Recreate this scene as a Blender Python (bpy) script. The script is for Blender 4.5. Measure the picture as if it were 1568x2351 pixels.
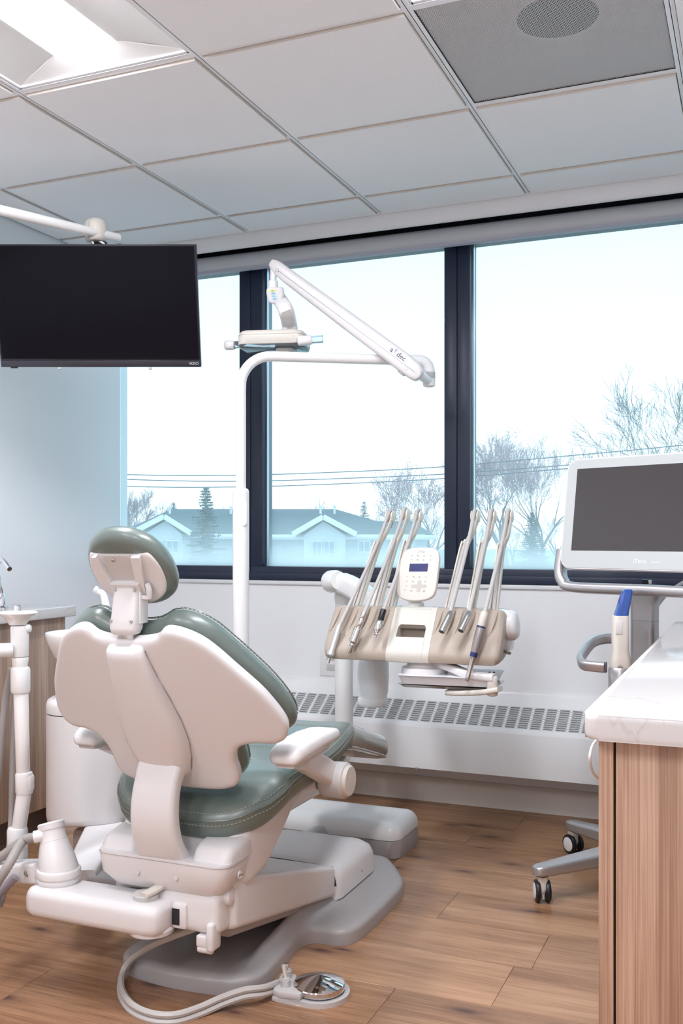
import bpy, bmesh, math, random
import numpy as np
from mathutils import Vector, Matrix, geometry

for _o in list(bpy.data.objects):
    bpy.data.objects.remove(_o)
SC = bpy.context.scene
COL = SC.collection
random.seed(7)

# ------------------------------------------------------------------ camera
FPX, YAW, HORIZON, EYE = 2290.0, 0.397, 1235.0, 1.10     # focal length in px, turn to the left, horizon row, eye height
cam_data = bpy.data.cameras.new('camera')
cam_data.sensor_fit = 'VERTICAL'
cam_data.sensor_height = 36.0
cam_data.lens = 36.0 * FPX / 2351.0
cam_data.shift_y = (HORIZON - 2351 / 2.0) / 2351.0
cam_data.clip_start = 0.02
cam_data.clip_end = 500
camera = bpy.data.objects.new('camera', cam_data)
camera.location = (0, 0, EYE)
camera.rotation_euler = (math.pi / 2, 0, YAW)
COL.objects.link(camera)
SC.camera = camera

# ------------------------------------------------------------------ sky and exposure
world = bpy.data.worlds.new('sky')
SC.world = world
world.use_nodes = True
wn = world.node_tree
wn.nodes.clear()
w_out = wn.nodes.new('ShaderNodeOutputWorld')
w_bg = wn.nodes.new('ShaderNodeBackground')
w_tc = wn.nodes.new('ShaderNodeTexCoord')
w_sep = wn.nodes.new('ShaderNodeSeparateXYZ')
w_ramp = wn.nodes.new('ShaderNodeValToRGB')
wn.links.new(w_tc.outputs['Generated'], w_sep.inputs[0])
wn.links.new(w_sep.outputs['Z'], w_ramp.inputs[0])
w_ramp.color_ramp.elements[0].position = 0.0
w_ramp.color_ramp.elements[0].color = (0.84, 0.95, 1.0, 1)
w_ramp.color_ramp.elements[1].position = 0.45
w_ramp.color_ramp.elements[1].color = (0.60, 0.88, 1.0, 1)
wn.links.new(w_ramp.outputs[0], w_bg.inputs['Color'])
w_bg.inputs['Strength'].default_value = 1.8
wn.links.new(w_bg.outputs[0], w_out.inputs['Surface'])

SC.view_settings.view_transform = 'Standard'
SC.view_settings.look = 'None'
SC.view_settings.gamma = 1.0
SC.view_settings.use_curve_mapping = False
SC.view_settings.exposure = 0.08
SC.cycles.use_adaptive_sampling = True
SC.cycles.adaptive_threshold = 0.035
SC.cycles.max_bounces = 7
SC.cycles.diffuse_bounces = 4
SC.cycles.glossy_bounces = 3
SC.cycles.transmission_bounces = 4
SC.cycles.caustics_reflective = False
SC.cycles.caustics_refractive = False
LAMP_RADIANCE = 44.0
LAMP_COLOR = (0.95, 0.975, 1.04)

# ------------------------------------------------------------------ geometry helpers
def ray(px, py):
    r = (px - 784.0) / FPX
    z = (HORIZON - py) / FPX
    c, s = math.cos(YAW), math.sin(YAW)
    return Vector((c * r - s, s * r + c, z))

def PD(px, py, d):
    "point at distance d in front of the eye"
    return ray(px, py) * d + Vector((0, 0, EYE))

def PY(px, py, y):
    q = ray(px, py)
    return q * (y / q.y) + Vector((0, 0, EYE))

def PX(px, py, x):
    q = ray(px, py)
    return q * (x / q.x) + Vector((0, 0, EYE))

def PZ(px, py, z):
    q = ray(px, py)
    return q * ((z - EYE) / q.z) + Vector((0, 0, EYE))

def join(*ms):
    V, F = [], []
    for v, f in ms:
        k = len(V)
        V += [tuple(p) for p in v]
        F += [tuple(i + k for i in q) for q in f]
    return V, F

def xf(m, M):
    return [tuple(M @ Vector(p)) for p in m[0]], m[1]

def frame(o, x, y=None, z=None):
    x = Vector(x).normalized()
    if z is not None:
        z = Vector(z); z = (z - x * z.dot(x)).normalized(); y = z.cross(x)
    else:
        y = Vector(y); y = (y - x * y.dot(x)).normalized(); z = x.cross(y)
    M = Matrix((x, y, z)).transposed().to_4x4()
    M.translation = Vector(o)
    return M

def from_bm(bm):
    bm.verts.index_update()
    r = [tuple(v.co) for v in bm.verts], [tuple(v.index for v in f.verts) for f in bm.faces]
    bm.free()
    return r

def box(c, s, bev=0.0, seg=3, M=None):
    bm = bmesh.new()
    bmesh.ops.create_cube(bm, size=1)
    for v in bm.verts:
        v.co = Vector((v.co.x * s[0], v.co.y * s[1], v.co.z * s[2])) + Vector(c)
    if bev > 0:
        bmesh.ops.bevel(bm, geom=list(bm.edges), offset=bev, segments=seg, profile=0.5, affect='EDGES', clamp_overlap=True)
    m = from_bm(bm)
    return xf(m, M) if M is not None else m

def bx(x0, x1, y0, y1, z0, z1, bev=0.0, seg=2):
    return box(((x0 + x1) / 2, (y0 + y1) / 2, (z0 + z1) / 2), (abs(x1 - x0), abs(y1 - y0), abs(z1 - z0)), bev, seg)

def loft(rings, caps=True, closed=False):
    n = len(rings[0])
    V = [tuple(p) for r in rings for p in r]
    F = []
    m = len(rings)
    for i in range(m - (0 if closed else 1)):
        a, b = i * n, ((i + 1) % m) * n
        for j in range(n):
            k = (j + 1) % n
            F.append((a + j, a + k, b + k, b + j))
    if caps and not closed:
        F.append(tuple(range(n))[::-1])
        F.append(tuple(range((m - 1) * n, m * n)))
    return V, F

def lathe(o, axis, prof, n=28, cap=True):
    "prof: (radius, height along axis)"
    a = Vector(axis).normalized()
    t = Vector((1, 0, 0)) if abs(a.x) < 0.8 else Vector((0, 1, 0))
    u = a.cross(t).normalized(); w = a.cross(u)
    o = Vector(o)
    rings = []
    for r, h in prof:
        r = max(r, 1e-4)
        rings.append([o + a * h + u * (r * math.cos(2 * math.pi * k / n)) + w * (r * math.sin(2 * math.pi * k / n)) for k in range(n)])
    return loft(rings, cap)

def cyl(p0, p1, r, r1=None, n=20, bev=0.0):
    p0, p1 = Vector(p0), Vector(p1)
    L = (p1 - p0).length
    r1 = r if r1 is None else r1
    b = min(bev, L / 2.1, r * .95)
    if b > 0:
        k = 0.29 * b
        prof = [(r - b, 0), (r - k, k), (r, b), (r1, L - b), (r1 - k, L - k), (r1 - b, L)]
    else:
        prof = [(r, 0), (r1, L)]
    return lathe(p0, p1 - p0, prof, n)

def spline(pts, sub=8, closed=False):
    P = [Vector(p) for p in pts]
    out = []
    n = len(P)
    rng = range(n if closed else n - 1)
    for i in rng:
        if closed:
            a, b, c, d = P[i - 1], P[i], P[(i + 1) % n], P[(i + 2) % n]
        else:
            b, c = P[i], P[i + 1]
            a = P[i - 1] if i > 0 else b * 2 - c
            d = P[i + 2] if i + 2 < n else c * 2 - b
        for k in range(sub):
            t = k / sub
            out.append(0.5 * ((2 * b) + (c - a) * t + (2 * a - 5 * b + 4 * c - d) * t * t + (3 * b - a - 3 * c + d) * t * t * t))
    if not closed:
        out.append(P[-1])
    return out

def sweep(pts, prof, up=(0, 0, 1), scale=None, caps=True, closed=False):
    "sweep a 2-D outline (side, up) along points; scale: factor or (a, b) for each point"
    P = [Vector(p) for p in pts]
    n = len(P)
    rings = []
    N = None
    for i in range(n):
        if closed:
            T = (P[(i + 1) % n] - P[i - 1])
        else:
            T = P[min(i + 1, n - 1)] - P[max(i - 1, 0)]
        T.normalize()
        if N is None:
            N = Vector(up) - T * Vector(up).dot(T)
            if N.length < 1e-4:
                N = Vector((1, 0, 0)) - T * T.x
        else:
            N = N - T * N.dot(T)
        N.normalize()
        S = T.cross(N)
        f = 1.0 if scale is None else scale[i]
        fa, fb = f if isinstance(f, tuple) else (f, f)
        rings.append([P[i] + S * (a * fa) + N * (b * fb) for a, b in prof])
    return loft(rings, caps, closed)

def circ(r, n=12, rb=None):
    rb = r if rb is None else rb
    return [(r * math.cos(2 * math.pi * k / n), rb * math.sin(2 * math.pi * k / n)) for k in range(n)]

def rrect(w, h, r, n=4):
    out = []
    for cx, cy, a in ((w / 2 - r, h / 2 - r, 0), (-w / 2 + r, h / 2 - r, 90), (-w / 2 + r, -h / 2 + r, 180), (w / 2 - r, -h / 2 + r, 270)):
        for k in range(n + 1):
            t = math.radians(a + 90.0 * k / n)
            out.append((cx + r * math.cos(t), cy + r * math.sin(t)))
    return out

def tube(pts, r, n=12, sub=6, closed=False, up=(0, 0, 1)):
    "r: one radius, or one per control point"
    P = spline(pts, sub, closed) if sub > 1 else [Vector(p) for p in pts]
    sc = None
    if isinstance(r, (list, tuple)):
        rr = [Vector((x, 0, 0)) for x in r]
        rr = [max(v.x, 1e-4) for v in (spline(rr, sub, closed) if sub > 1 else rr)]
        sc, r = rr, 1.0
    return sweep(P, circ(r, n), up, sc, True, closed)

def resample(poly, step):
    out = []
    n = len(poly)
    for i in range(n):
        a, b = Vector(poly[i]), Vector(poly[(i + 1) % n])
        k = max(1, int(math.ceil((b - a).length / step)))
        for j in range(k):
            out.append(tuple(a + (b - a) * (j / k)))
    return out

def smooth_outline(poly, sub=5):
    return [(p.x, p.y) for p in spline([Vector((a, b, 0)) for a, b in poly], sub, True)]

def area2(poly):
    return sum(poly[i][0] * poly[(i + 1) % len(poly)][1] - poly[(i + 1) % len(poly)][0] * poly[i][1] for i in range(len(poly)))

def offset_outline(poly, d):
    n = len(poly)
    sgn = 1 if area2(poly) > 0 else -1
    out = []
    for i in range(n):
        a, b = Vector(poly[i - 1]), Vector(poly[(i + 1) % n])
        t = (b - a)
        t = t.normalized() if t.length > 1e-9 else Vector((1, 0))
        out.append((poly[i][0] + sgn * t.y * d, poly[i][1] - sgn * t.x * d))
    return out

def mirror(half):
    "half outline with x >= 0, first and last point on the axis -> full outline"
    return list(half) + [(-x, y) for x, y in reversed(half[1:-1])]

def pad(outline, mapf, er, tf, tb=0.0, side=0.0, step=0.02):
    """cushion / moulded panel: outline (u, v); height h rises from the edge over the distance er to tf;
    tb = same bulge on the other side, side = straight wall below the edge"""
    B = resample(outline, step)
    if area2(B) < 0:
        B = B[::-1]
    nb = len(B)
    A = np.array(B)
    A2 = np.roll(A, -1, 0)
    def dist(Q):
        Q = np.asarray(Q)[:, None, :]
        d = A2 - A
        t = np.clip(((Q - A) * d).sum(2) / np.maximum((d * d).sum(1), 1e-12), 0, 1)
        return np.sqrt((((A + t[..., None] * d) - Q) ** 2).sum(2)).min(1)
    def inside(Q):
        Q = np.asarray(Q)
        x, y = Q[:, 0:1], Q[:, 1:2]
        c = ((A[:, 1] > y) != (A2[:, 1] > y)) & (x < (A2[:, 0] - A[:, 0]) * (y - A[:, 1]) / (A2[:, 1] - A[:, 1] + 1e-15) + A[:, 0])
        return c.sum(1) % 2 == 1
    T = np.roll(A, -1, 0) - np.roll(A, 1, 0)
    T /= np.maximum(np.linalg.norm(T, axis=1, keepdims=True), 1e-9)
    NI = np.stack([-T[:, 1], T[:, 0]], 1)
    pts = []
    for f in (0.06, 0.2, 0.42, 0.7, 1.0):
        Q = A + NI * (er * f)
        ok = inside(Q) & (dist(Q) > er * f * 0.93)
        pts += [tuple(q) for q in Q[ok]]
    lo, hi = A.min(0), A.max(0)
    g = []
    j = 0
    y = lo[1]
    while y < hi[1]:
        x = lo[0] + (step / 2 if j % 2 else 0)
        while x < hi[0]:
            g.append((x, y)); x += step
        y += step * 0.87; j += 1
    if g:
        g = np.array(g)
        ok = inside(g)
        g = g[ok]
        if len(g):
            g = g[dist(g) > er * 1.0 + step * 0.45]
            pts += [tuple(q) for q in g]
    vin = [Vector(p) for p in B] + [Vector(p) for p in pts]
    vo, eo, fo, ov, oe, of = geometry.delaunay_2d_cdt(vin, [], [list(range(nb))], 1, 1e-7)
    Q = np.array([(v.x, v.y) for v in vo])
    D = dist(Q)
    isb = D < 1e-5
    H = np.sqrt(np.maximum(0, 1 - (1 - np.minimum(D / er, 1)) ** 2))
    V, F = [], []
    for (u, v), h in zip(Q, H):
        V.append(tuple(mapf(u, v, tf * h)))
    F += [tuple(f) for f in fo]
    low = []
    if side > 0:
        for (u, v) in Q:
            low.append(len(V)); V.append(tuple(mapf(u, v, -side)))
    else:
        for i, ((u, v), h) in enumerate(zip(Q, H)):
            if isb[i]:
                low.append(i)
            else:
                low.append(len(V)); V.append(tuple(mapf(u, v, -tb * h)))
    F += [tuple(low[i] for i in f)[::-1] for f in fo]
    if side > 0:
        cnt = {}
        for f in fo:
            for i in range(len(f)):
                cnt[(f[i], f[(i + 1) % len(f)])] = 1
        for (i, j) in list(cnt):
            if (j, i) not in cnt:
                F.append((j, i, low[i], low[j]))
    return V, F

def prism(poly, M, z0, z1, bev=0.0, seg=2):
    bm = bmesh.new()
    a = [bm.verts.new((x, y, z0)) for x, y in poly]
    b = [bm.verts.new((x, y, z1)) for x, y in poly]
    n = len(poly)
    bm.faces.new(a[::-1]); bm.faces.new(b)
    for i in range(n):
        bm.faces.new((a[i], a[(i + 1) % n], b[(i + 1) % n], b[i]))
    if bev > 0:
        ed = [e for e in bm.edges if abs(e.verts[0].co.z - e.verts[1].co.z) < 1e-9]
        bmesh.ops.bevel(bm, geom=ed, offset=bev, segments=seg, profile=0.5, affect='EDGES', clamp_overlap=True)
    m = from_bm(bm)
    return xf(m, M) if M is not None else m

def text_mesh(body, size, M, align='CENTER', shear=0.0):
    cu = bpy.data.curves.new('lettering', 'FONT')
    cu.body = body; cu.size = size; cu.align_x = align; cu.align_y = 'CENTER'; cu.extrude = size * 0.01; cu.shear = shear
    cu.resolution_u = 3
    ob = bpy.data.objects.new('lettering', cu)
    COL.objects.link(ob)
    bpy.context.view_layer.update()
    me = bpy.data.meshes.new_from_object(ob)
    r = [tuple(M @ v.co) for v in me.vertices], [tuple(p.vertices) for p in me.polygons]
    bpy.data.objects.remove(ob); bpy.data.curves.remove(cu); bpy.data.meshes.remove(me)
    return r

def logo(size, M):
    "lower-case word mark: an a, a small fan of strokes, then dec"
    word = join(text_mesh('a', size, M @ Matrix.Translation((-size * 1.02, 0, 0))), text_mesh('dec', size, M @ Matrix.Translation((size * .62, 0, 0))))
    fan = join(*[prism([(0, 0), (size * .05, 0), (size * (.05 + k * .16), size * .62), (size * (-.05 + k * .16), size * .62)], M @ Matrix.Translation((-size * .5, -size * .18, 0)), -size * .01, size * .01) for k in (-1, 0, 1)])
    return word, fan

# ------------------------------------------------------------------ object helpers
ORI = {}

def put(name, m, mat, parent=None, loc=None, angle=38, fix=True):
    V, F = m
    if parent is not None:
        o0 = ORI[parent.name]
    elif loc is not None:
        o0 = Vector(loc)
    else:
        a = np.array(V)
        o0 = Vector(((a[:, 0].min() + a[:, 0].max()) / 2, (a[:, 1].min() + a[:, 1].max()) / 2, a[:, 2].min()))
    me = bpy.data.meshes.new(name)
    me.from_pydata([(p[0] - o0.x, p[1] - o0.y, p[2] - o0.z) for p in V], [], F)
    if fix:
        bm = bmesh.new(); bm.from_mesh(me)
        bmesh.ops.recalc_face_normals(bm, faces=bm.faces)
        bm.to_mesh(me); bm.free()
    if angle:
        me.polygons.foreach_set('use_smooth', [True] * len(me.polygons))
        me.set_sharp_from_angle(angle=math.radians(angle))
    for x in (mat if isinstance(mat, (list, tuple)) else [mat]):
        me.materials.append(x)
    ob = bpy.data.objects.new(name, me)
    COL.objects.link(ob)
    if parent is not None:
        ob.parent = parent
    else:
        ob.location = o0
    ORI[ob.name] = o0
    return ob

def tag(o, label, cat, group=None):
    o['label'] = label; o['category'] = cat
    if group:
        o['group'] = group
    return o

def thing(name, label, cat, loc, group=None):
    o = bpy.data.objects.new(name, None)
    o.empty_display_size = 0.05
    COL.objects.link(o)
    o.location = loc
    ORI[o.name] = Vector(loc)
    return tag(o, label, cat, group)

def struct(o):
    o['kind'] = 'structure'
    return o

def stuff(o):
    o['kind'] = 'stuff'
    return o

def empty_struct(name, loc=(0, 0, 0)):
    o = bpy.data.objects.new(name, None)
    o.empty_display_size = 0.05
    COL.objects.link(o); o.location = loc; ORI[o.name] = Vector(loc)
    return struct(o)

def share(src, name, parent, dloc, rot=None):
    "another piece with the same mesh"
    o = bpy.data.objects.new(name, src.data)
    COL.objects.link(o)
    o.parent = parent
    o.location = dloc
    if rot is not None:
        o.rotation_euler = rot
    return o

# ------------------------------------------------------------------ materials
def new_mat(name):
    m = bpy.data.materials.new(name)
    m.use_nodes = True
    return m, m.node_tree, m.node_tree.nodes['Principled BSDF']

def mat(name, col, rough=0.5, metal=0.0, spec=0.5, coat=0.0, bump=0.0, bscale=200.0, vary=0.0, vscale=3.0, trans=0.0, ior=1.45, emit=None, estr=0.0, crough=0.1):
    m, t, b = new_mat(name)
    b.inputs['Base Color'].default_value = (*col, 1)
    b.inputs['Roughness'].default_value = rough
    b.inputs['Metallic'].default_value = metal
    b.inputs['Specular IOR Level'].default_value = spec
    b.inputs['Coat Weight'].default_value = coat
    b.inputs['Coat Roughness'].default_value = crough
    b.inputs['Transmission Weight'].default_value = trans
    b.inputs['IOR'].default_value = ior
    if emit:
        b.inputs['Emission Color'].default_value = (*emit, 1)
        b.inputs['Emission Strength'].default_value = estr
    if bump or vary:
        tc = t.nodes.new('ShaderNodeTexCoord')
    if bump:
        nz = t.nodes.new('ShaderNodeTexNoise'); nz.inputs['Scale'].default_value = bscale; nz.inputs['Detail'].default_value = 3
        bp = t.nodes.new('ShaderNodeBump'); bp.inputs['Strength'].default_value = bump; bp.inputs['Distance'].default_value = 0.002
        t.links.new(tc.outputs['Object'], nz.inputs['Vector'])
        t.links.new(nz.outputs['Fac'], bp.inputs['Height'])
        t.links.new(bp.outputs['Normal'], b.inputs['Normal'])
    if vary:
        n2 = t.nodes.new('ShaderNodeTexNoise'); n2.inputs['Scale'].default_value = vscale; n2.inputs['Detail'].default_value = 5
        t.links.new(tc.outputs['Object'], n2.inputs['Vector'])
        mx = t.nodes.new('ShaderNodeMix'); mx.data_type = 'RGBA'
        mx.inputs[6].default_value = (*[c * (1 - vary) for c in col], 1)
        mx.inputs[7].default_value = (*[min(1, c * (1 + vary)) for c in col], 1)
        t.links.new(n2.outputs['Fac'], mx.inputs[0])
        t.links.new(mx.outputs[2], b.inputs['Base Color'])
    return m

def wood(name, cols, axis, freq=(3.0, 60.0), rough=0.45, knots=False, contrast=1.0, per_object=True, bump=0.15, fine=(5.0, 260.0)):
    """wood grain running along axis ('X' or 'Z'); cols = dark, mid, light"""
    m, t, b = new_mat(name)
    N, L = t.nodes, t.links
    tc = N.new('ShaderNodeTexCoord')
    vec = tc.outputs['Object']
    if per_object:
        oi = N.new('ShaderNodeObjectInfo')
        ml = N.new('ShaderNodeVectorMath'); ml.operation = 'SCALE'
        cx = N.new('ShaderNodeCombineXYZ')
        L.new(oi.outputs['Random'], cx.inputs[0]); L.new(oi.outputs['Random'], cx.inputs[1]); L.new(oi.outputs['Random'], cx.inputs[2])
        L.new(cx.outputs[0], ml.inputs[0]); ml.inputs['Scale'].default_value = 37.0
        ad = N.new('ShaderNodeVectorMath'); ad.operation = 'ADD'
        L.new(vec, ad.inputs[0]); L.new(ml.outputs[0], ad.inputs[1])
        vec = ad.outputs[0]
    mp = N.new('ShaderNodeMapping')
    L.new(vec, mp.inputs['Vector'])
    s = [freq[1]] * 3
    s['XYZ'.index(axis)] = freq[0]
    mp.inputs['Scale'].default_value = s
    # large warping, then fine streaks
    n1 = N.new('ShaderNodeTexNoise'); n1.inputs['Scale'].default_value = 0.22; n1.inputs['Detail'].default_value = 4; n1.inputs['Distortion'].default_value = 1.2
    n2 = N.new('ShaderNodeTexNoise'); n2.inputs['Scale'].default_value = 2.2; n2.inputs['Detail'].default_value = 6; n2.inputs['Roughness'].default_value = 0.65
    L.new(mp.outputs[0], n1.inputs['Vector']); L.new(mp.outputs[0], n2.inputs['Vector'])
    n3 = N.new('ShaderNodeTexNoise'); n3.inputs['Scale'].default_value = 1.0; n3.inputs['Detail'].default_value = 3; n3.inputs['Roughness'].default_value = 0.6
    mp3 = N.new('ShaderNodeMapping'); L.new(vec, mp3.inputs['Vector'])
    s3 = [fine[1]] * 3; s3['XYZ'.index(axis)] = fine[0]
    mp3.inputs['Scale'].default_value = s3
    L.new(mp3.outputs[0], n3.inputs['Vector'])
    r1 = N.new('ShaderNodeValToRGB')
    e = r1.color_ramp.elements
    e[0].position = 0.5 - 0.2 / contrast; e[0].color = (*cols[0], 1)
    e[1].position = 0.5 + 0.2 / contrast; e[1].color = (*cols[2], 1)
    k = e.new(0.5); k.color = (*cols[1], 1)
    mix = N.new('ShaderNodeMix'); mix.data_type = 'FLOAT'; mix.inputs[0].default_value = 0.42
    L.new(n1.outputs['Fac'], mix.inputs[2]); L.new(n2.outputs['Fac'], mix.inputs[3])
    mix3 = N.new('ShaderNodeMix'); mix3.data_type = 'FLOAT'; mix3.inputs[0].default_value = 0.33
    L.new(mix.outputs[0], mix3.inputs[2]); L.new(n3.outputs['Fac'], mix3.inputs[3])
    L.new(mix3.outputs[0], r1.inputs[0])
    colour = r1.outputs[0]
    if knots:
        vo = N.new('ShaderNodeTexVoronoi'); vo.voronoi_dimensions = '2D'; vo.inputs['Scale'].default_value = 1.0
        m2 = N.new('ShaderNodeMapping'); L.new(vec, m2.inputs['Vector'])
        sc = [5.2, 5.2, 5.2]; sc['XYZ'.index(axis)] = 2.0
        m2.inputs['Scale'].default_value = sc
        nz = N.new('ShaderNodeTexNoise'); nz.inputs['Scale'].default_value = 6.0
        L.new(m2.outputs[0], nz.inputs['Vector'])
        wv = N.new('ShaderNodeMix'); wv.data_type = 'VECTOR'; wv.inputs[0].default_value = 0.07
        L.new(m2.outputs[0], wv.inputs[4]); L.new(nz.outputs['Color'], wv.inputs[5])
        L.new(wv.outputs[1], vo.inputs['Vector'])
        kr = N.new('ShaderNodeValToRGB')
        kr.color_ramp.elements[0].position = 0.015; kr.color_ramp.elements[0].color = (1, 1, 1, 1)
        kr.color_ramp.elements[1].position = 0.24; kr.color_ramp.elements[1].color = (0, 0, 0, 1)
        q = kr.color_ramp.elements.new(0.07); q.color = (0.42, 0.42, 0.42, 1)
        q = kr.color_ramp.elements.new(0.13); q.color = (0.16, 0.16, 0.16, 1)
        L.new(vo.outputs['Distance'], kr.inputs[0])
        km = N.new('ShaderNodeMix'); km.data_type = 'RGBA'
        L.new(kr.outputs[0], km.inputs[0])
        L.new(colour, km.inputs[6]); km.inputs[7].default_value = (cols[0][0] * 0.42, cols[0][1] * 0.40, cols[0][2] * 0.62, 1)
        colour = km.outputs[2]
    if per_object:
        hs = N.new('ShaderNodeHueSaturation')
        mr = N.new('ShaderNodeMapRange'); mr.inputs['To Min'].default_value = 0.86; mr.inputs['To Max'].default_value = 1.12
        L.new(oi.outputs['Random'], mr.inputs['Value']); L.new(mr.outputs[0], hs.inputs['Value'])
        L.new(colour, hs.inputs['Color']); colour = hs.outputs[0]
    L.new(colour, b.inputs['Base Color'])
    b.inputs['Roughness'].default_value = rough
    bp = N.new('ShaderNodeBump'); bp.inputs['Strength'].default_value = bump; bp.inputs['Distance'].default_value = 0.001
    L.new(n2.outputs['Fac'], bp.inputs['Height']); L.new(bp.outputs['Normal'], b.inputs['Normal'])
    return m

M_WHITE = mat('white moulded plastic', (0.755, 0.735, 0.735), 0.32)
M_WHITE2 = mat('cool white painted metal', (0.83, 0.83, 0.83), 0.25)
M_GLOSSW = mat('gloss white enamel', (0.84, 0.83, 0.82), 0.15, coat=0.3)
M_CREAM = mat('cream plastic', (0.67, 0.63, 0.57), 0.38)
M_TAN = mat('tan plastic', (0.45, 0.375, 0.31), 0.42)
M_VINYL = mat('sage green vinyl', (0.125, 0.165, 0.148), 0.40, spec=0.7, coat=0.75, crough=0.27, bump=0.06, bscale=700)
M_STITCH = mat('pale stitching thread', (0.42, 0.47, 0.40), 0.7)
M_GREY = mat('grey painted casting', (0.40, 0.375, 0.37), 0.33, bump=0.12, bscale=900)
M_GREYP = mat('light grey plastic', (0.58, 0.56, 0.55), 0.4)
M_SILVER = mat('silver painted metal', (0.46, 0.45, 0.46), 0.32, metal=0.65)
M_STEEL = mat('satin steel', (0.62, 0.60, 0.58), 0.22, metal=1.0)
M_CHROME = mat('polished chrome', (0.80, 0.80, 0.82), 0.04, metal=1.0)
M_BLACK = mat('black plastic', (0.012, 0.012, 0.014), 0.35)
M_DARK = mat('dark gap', (0.02, 0.02, 0.025), 0.6)
M_FRAME = mat('black anodised window frame', (0.017, 0.025, 0.052), 0.38, bump=0.04, bscale=90)
M_WALL = mat('white wall paint', (0.87, 0.88, 0.90), 0.6, bump=0.02, bscale=400)
M_WALLS = mat('white satin wall panel', (0.88, 0.905, 0.935), 0.3)
M_CEILTILE = mat('ceiling tile face', (0.89, 0.875, 0.88), 0.9, bump=0.35, bscale=260, vary=0.03, vscale=160)
M_TILEEDGE = mat('ceiling tile edge', (0.72, 0.66, 0.60), 0.95, bump=0.3, bscale=300)
M_GRID = mat('white ceiling grid', (0.86, 0.86, 0.88), 0.4)
M_DRY = mat('painted soffit', (0.78, 0.79, 0.80), 0.45)
M_HOSE = mat('pale grey hose', (0.52, 0.495, 0.475), 0.38)
M_QUARTZ = mat('white quartz', (0.86, 0.83, 0.825), 0.10, vary=0.05, vscale=5)
M_WOODF = wood('oak floor plank', ((0.235, 0.115, 0.060), (0.385, 0.205, 0.110), (0.50, 0.29, 0.168)), 'X', (1.8, 16.0), 0.33, knots=True, contrast=2.1)
M_WOODC = wood('walnut laminate', ((0.30, 0.165, 0.105), (0.42, 0.25, 0.165), (0.55, 0.36, 0.255)), 'Z', (1.0, 30.0), 0.42, contrast=2.6, per_object=False, fine=(3.0, 420.0))
M_WOODL = wood('pale walnut laminate', ((0.29, 0.19, 0.14), (0.40, 0.27, 0.20), (0.52, 0.38, 0.30)), 'Z', (1.0, 40.0), 0.42, contrast=2.4, per_object=False, fine=(3.0, 420.0))

# ================================================================== the room
XL, XR, YB, YW = -2.87, 1.013, -1.895, 4.0
ZC = 2.427
G0X, G0Y, TS = -0.8164, 2.3725, 0.6096

# ---- floor of separate planks
floor = struct(put('floor', bx(XL, XR, YB, YW + 0.2, -0.08, -0.012), M_DARK, loc=(0, 0, 0), angle=0))
PW, PL = 0.2335, 1.22
known = {0: -0.537, 1: -0.862, -2: -0.82, 4: -0.98}
plank_mesh = {}
row0 = 2.532
k = int(math.floor((YB - row0) / PW))
rp = random.Random(3)
while row0 + k * PW < YW:
    y0, y1 = max(YB, row0 + k * PW), min(YW, row0 + (k + 1) * PW)
    x = known.get(k, rp.uniform(-PL, 0)) - 6 * PL
    while x < XR:
        a, b = max(x, XL), min(x + PL, XR)
        if b - a > 0.02:
            w, h = b - a - 0.0007, y1 - y0 - 0.0007
            key = (round(w, 3), round(h, 3))
            if key not in plank_mesh:
                plank_mesh[key] = put('plank', box((0, 0, -0.006), (w, h, 0.012), 0.0006, 1), M_WOODF, floor)
                plank_mesh[key].location = ((a + b) / 2, (y0 + y1) / 2, 0)
            else:
                share(plank_mesh[key], 'plank', floor, ((a + b) / 2, (y0 + y1) / 2, 0))
        x += PL
    k += 1

# ---- walls
struct(put('wall_left', bx(XL - 0.12, XL, YB, YW + 0.12, -0.05, 2.66), M_WALLS, angle=0))
struct(put('wall_right', bx(XR, XR + 0.12, YB, YW + 0.2, -0.05, 2.66), M_WALL, angle=0))
struct(put('wall_back', bx(XL - 0.12, XR + 0.12, YB - 0.12, YB, -0.05, 2.66), M_WALL, angle=0))
wall_w = struct(put('wall_window', bx(XL, XR, YW, YW + 0.22, -0.05, 0.908), M_WALL, angle=0))
put('sill_ledge', bx(XL, XR, YW - 0.012, YW + 0.01, 0.893, 0.910, 0.003), M_DRY, wall_w)
put('header', bx(XL, XR, YW + 0.02, YW + 0.22, 2.36, 2.66), M_DARK, wall_w, angle=0)  # back of the blind pocket, its shade put into the dark colour
prof = [(0, 0), (0, 0.10), (-0.006, 0.10), (-0.008, 0.095), (-0.008, 0.02), (-0.016, 0.006), (-0.018, 0)]
def yz_extrude(prof, x0, x1):
    return loft([[(x0, a, b) for a, b in prof], [(x1, a, b) for a, b in prof]])
struct(put('baseboard_window', yz_extrude([(YW + a, b) for a, b in prof], XL, XR), mat('beige vinyl base', (0.66, 0.60, 0.54), 0.4)))

# ---- ceiling: deck, hanging grid and tegular tiles
ceiling = struct(put('ceiling', bx(XL - 0.12, XR + 0.12, YB - 0.12, YW + 0.25, 2.66, 2.74), M_DARK, loc=(0, 0, 0), angle=0))
YE = 3.825
xs = sorted([XL] + [G0X - i * TS for i in range(-3, 4)])
xs = [x for x in xs if XL - 1e-6 <= x <= XR + 1e-6]
if xs[-1] < XR - 0.05: xs.append(XR)
ys = [y for y in [G0Y + j * TS for j in range(-8, 3)] if y > YB + 0.05]
ys = [YB] + ys + [YE]
def cell(px0, py0):
    return (round(px0, 2), round(py0, 2))
XA, XB = G0X - 2 * TS, G0X                      # left edges of the two fitting columns
fixture = set()
for x in (XA, XB):
    for y in (G0Y - TS, G0Y - 2 * TS, G0Y - 5 * TS, G0Y - 6 * TS):
        fixture.add(cell(x, y))
fixture.add(cell(XB, G0Y))
tile_mesh = {}
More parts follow.
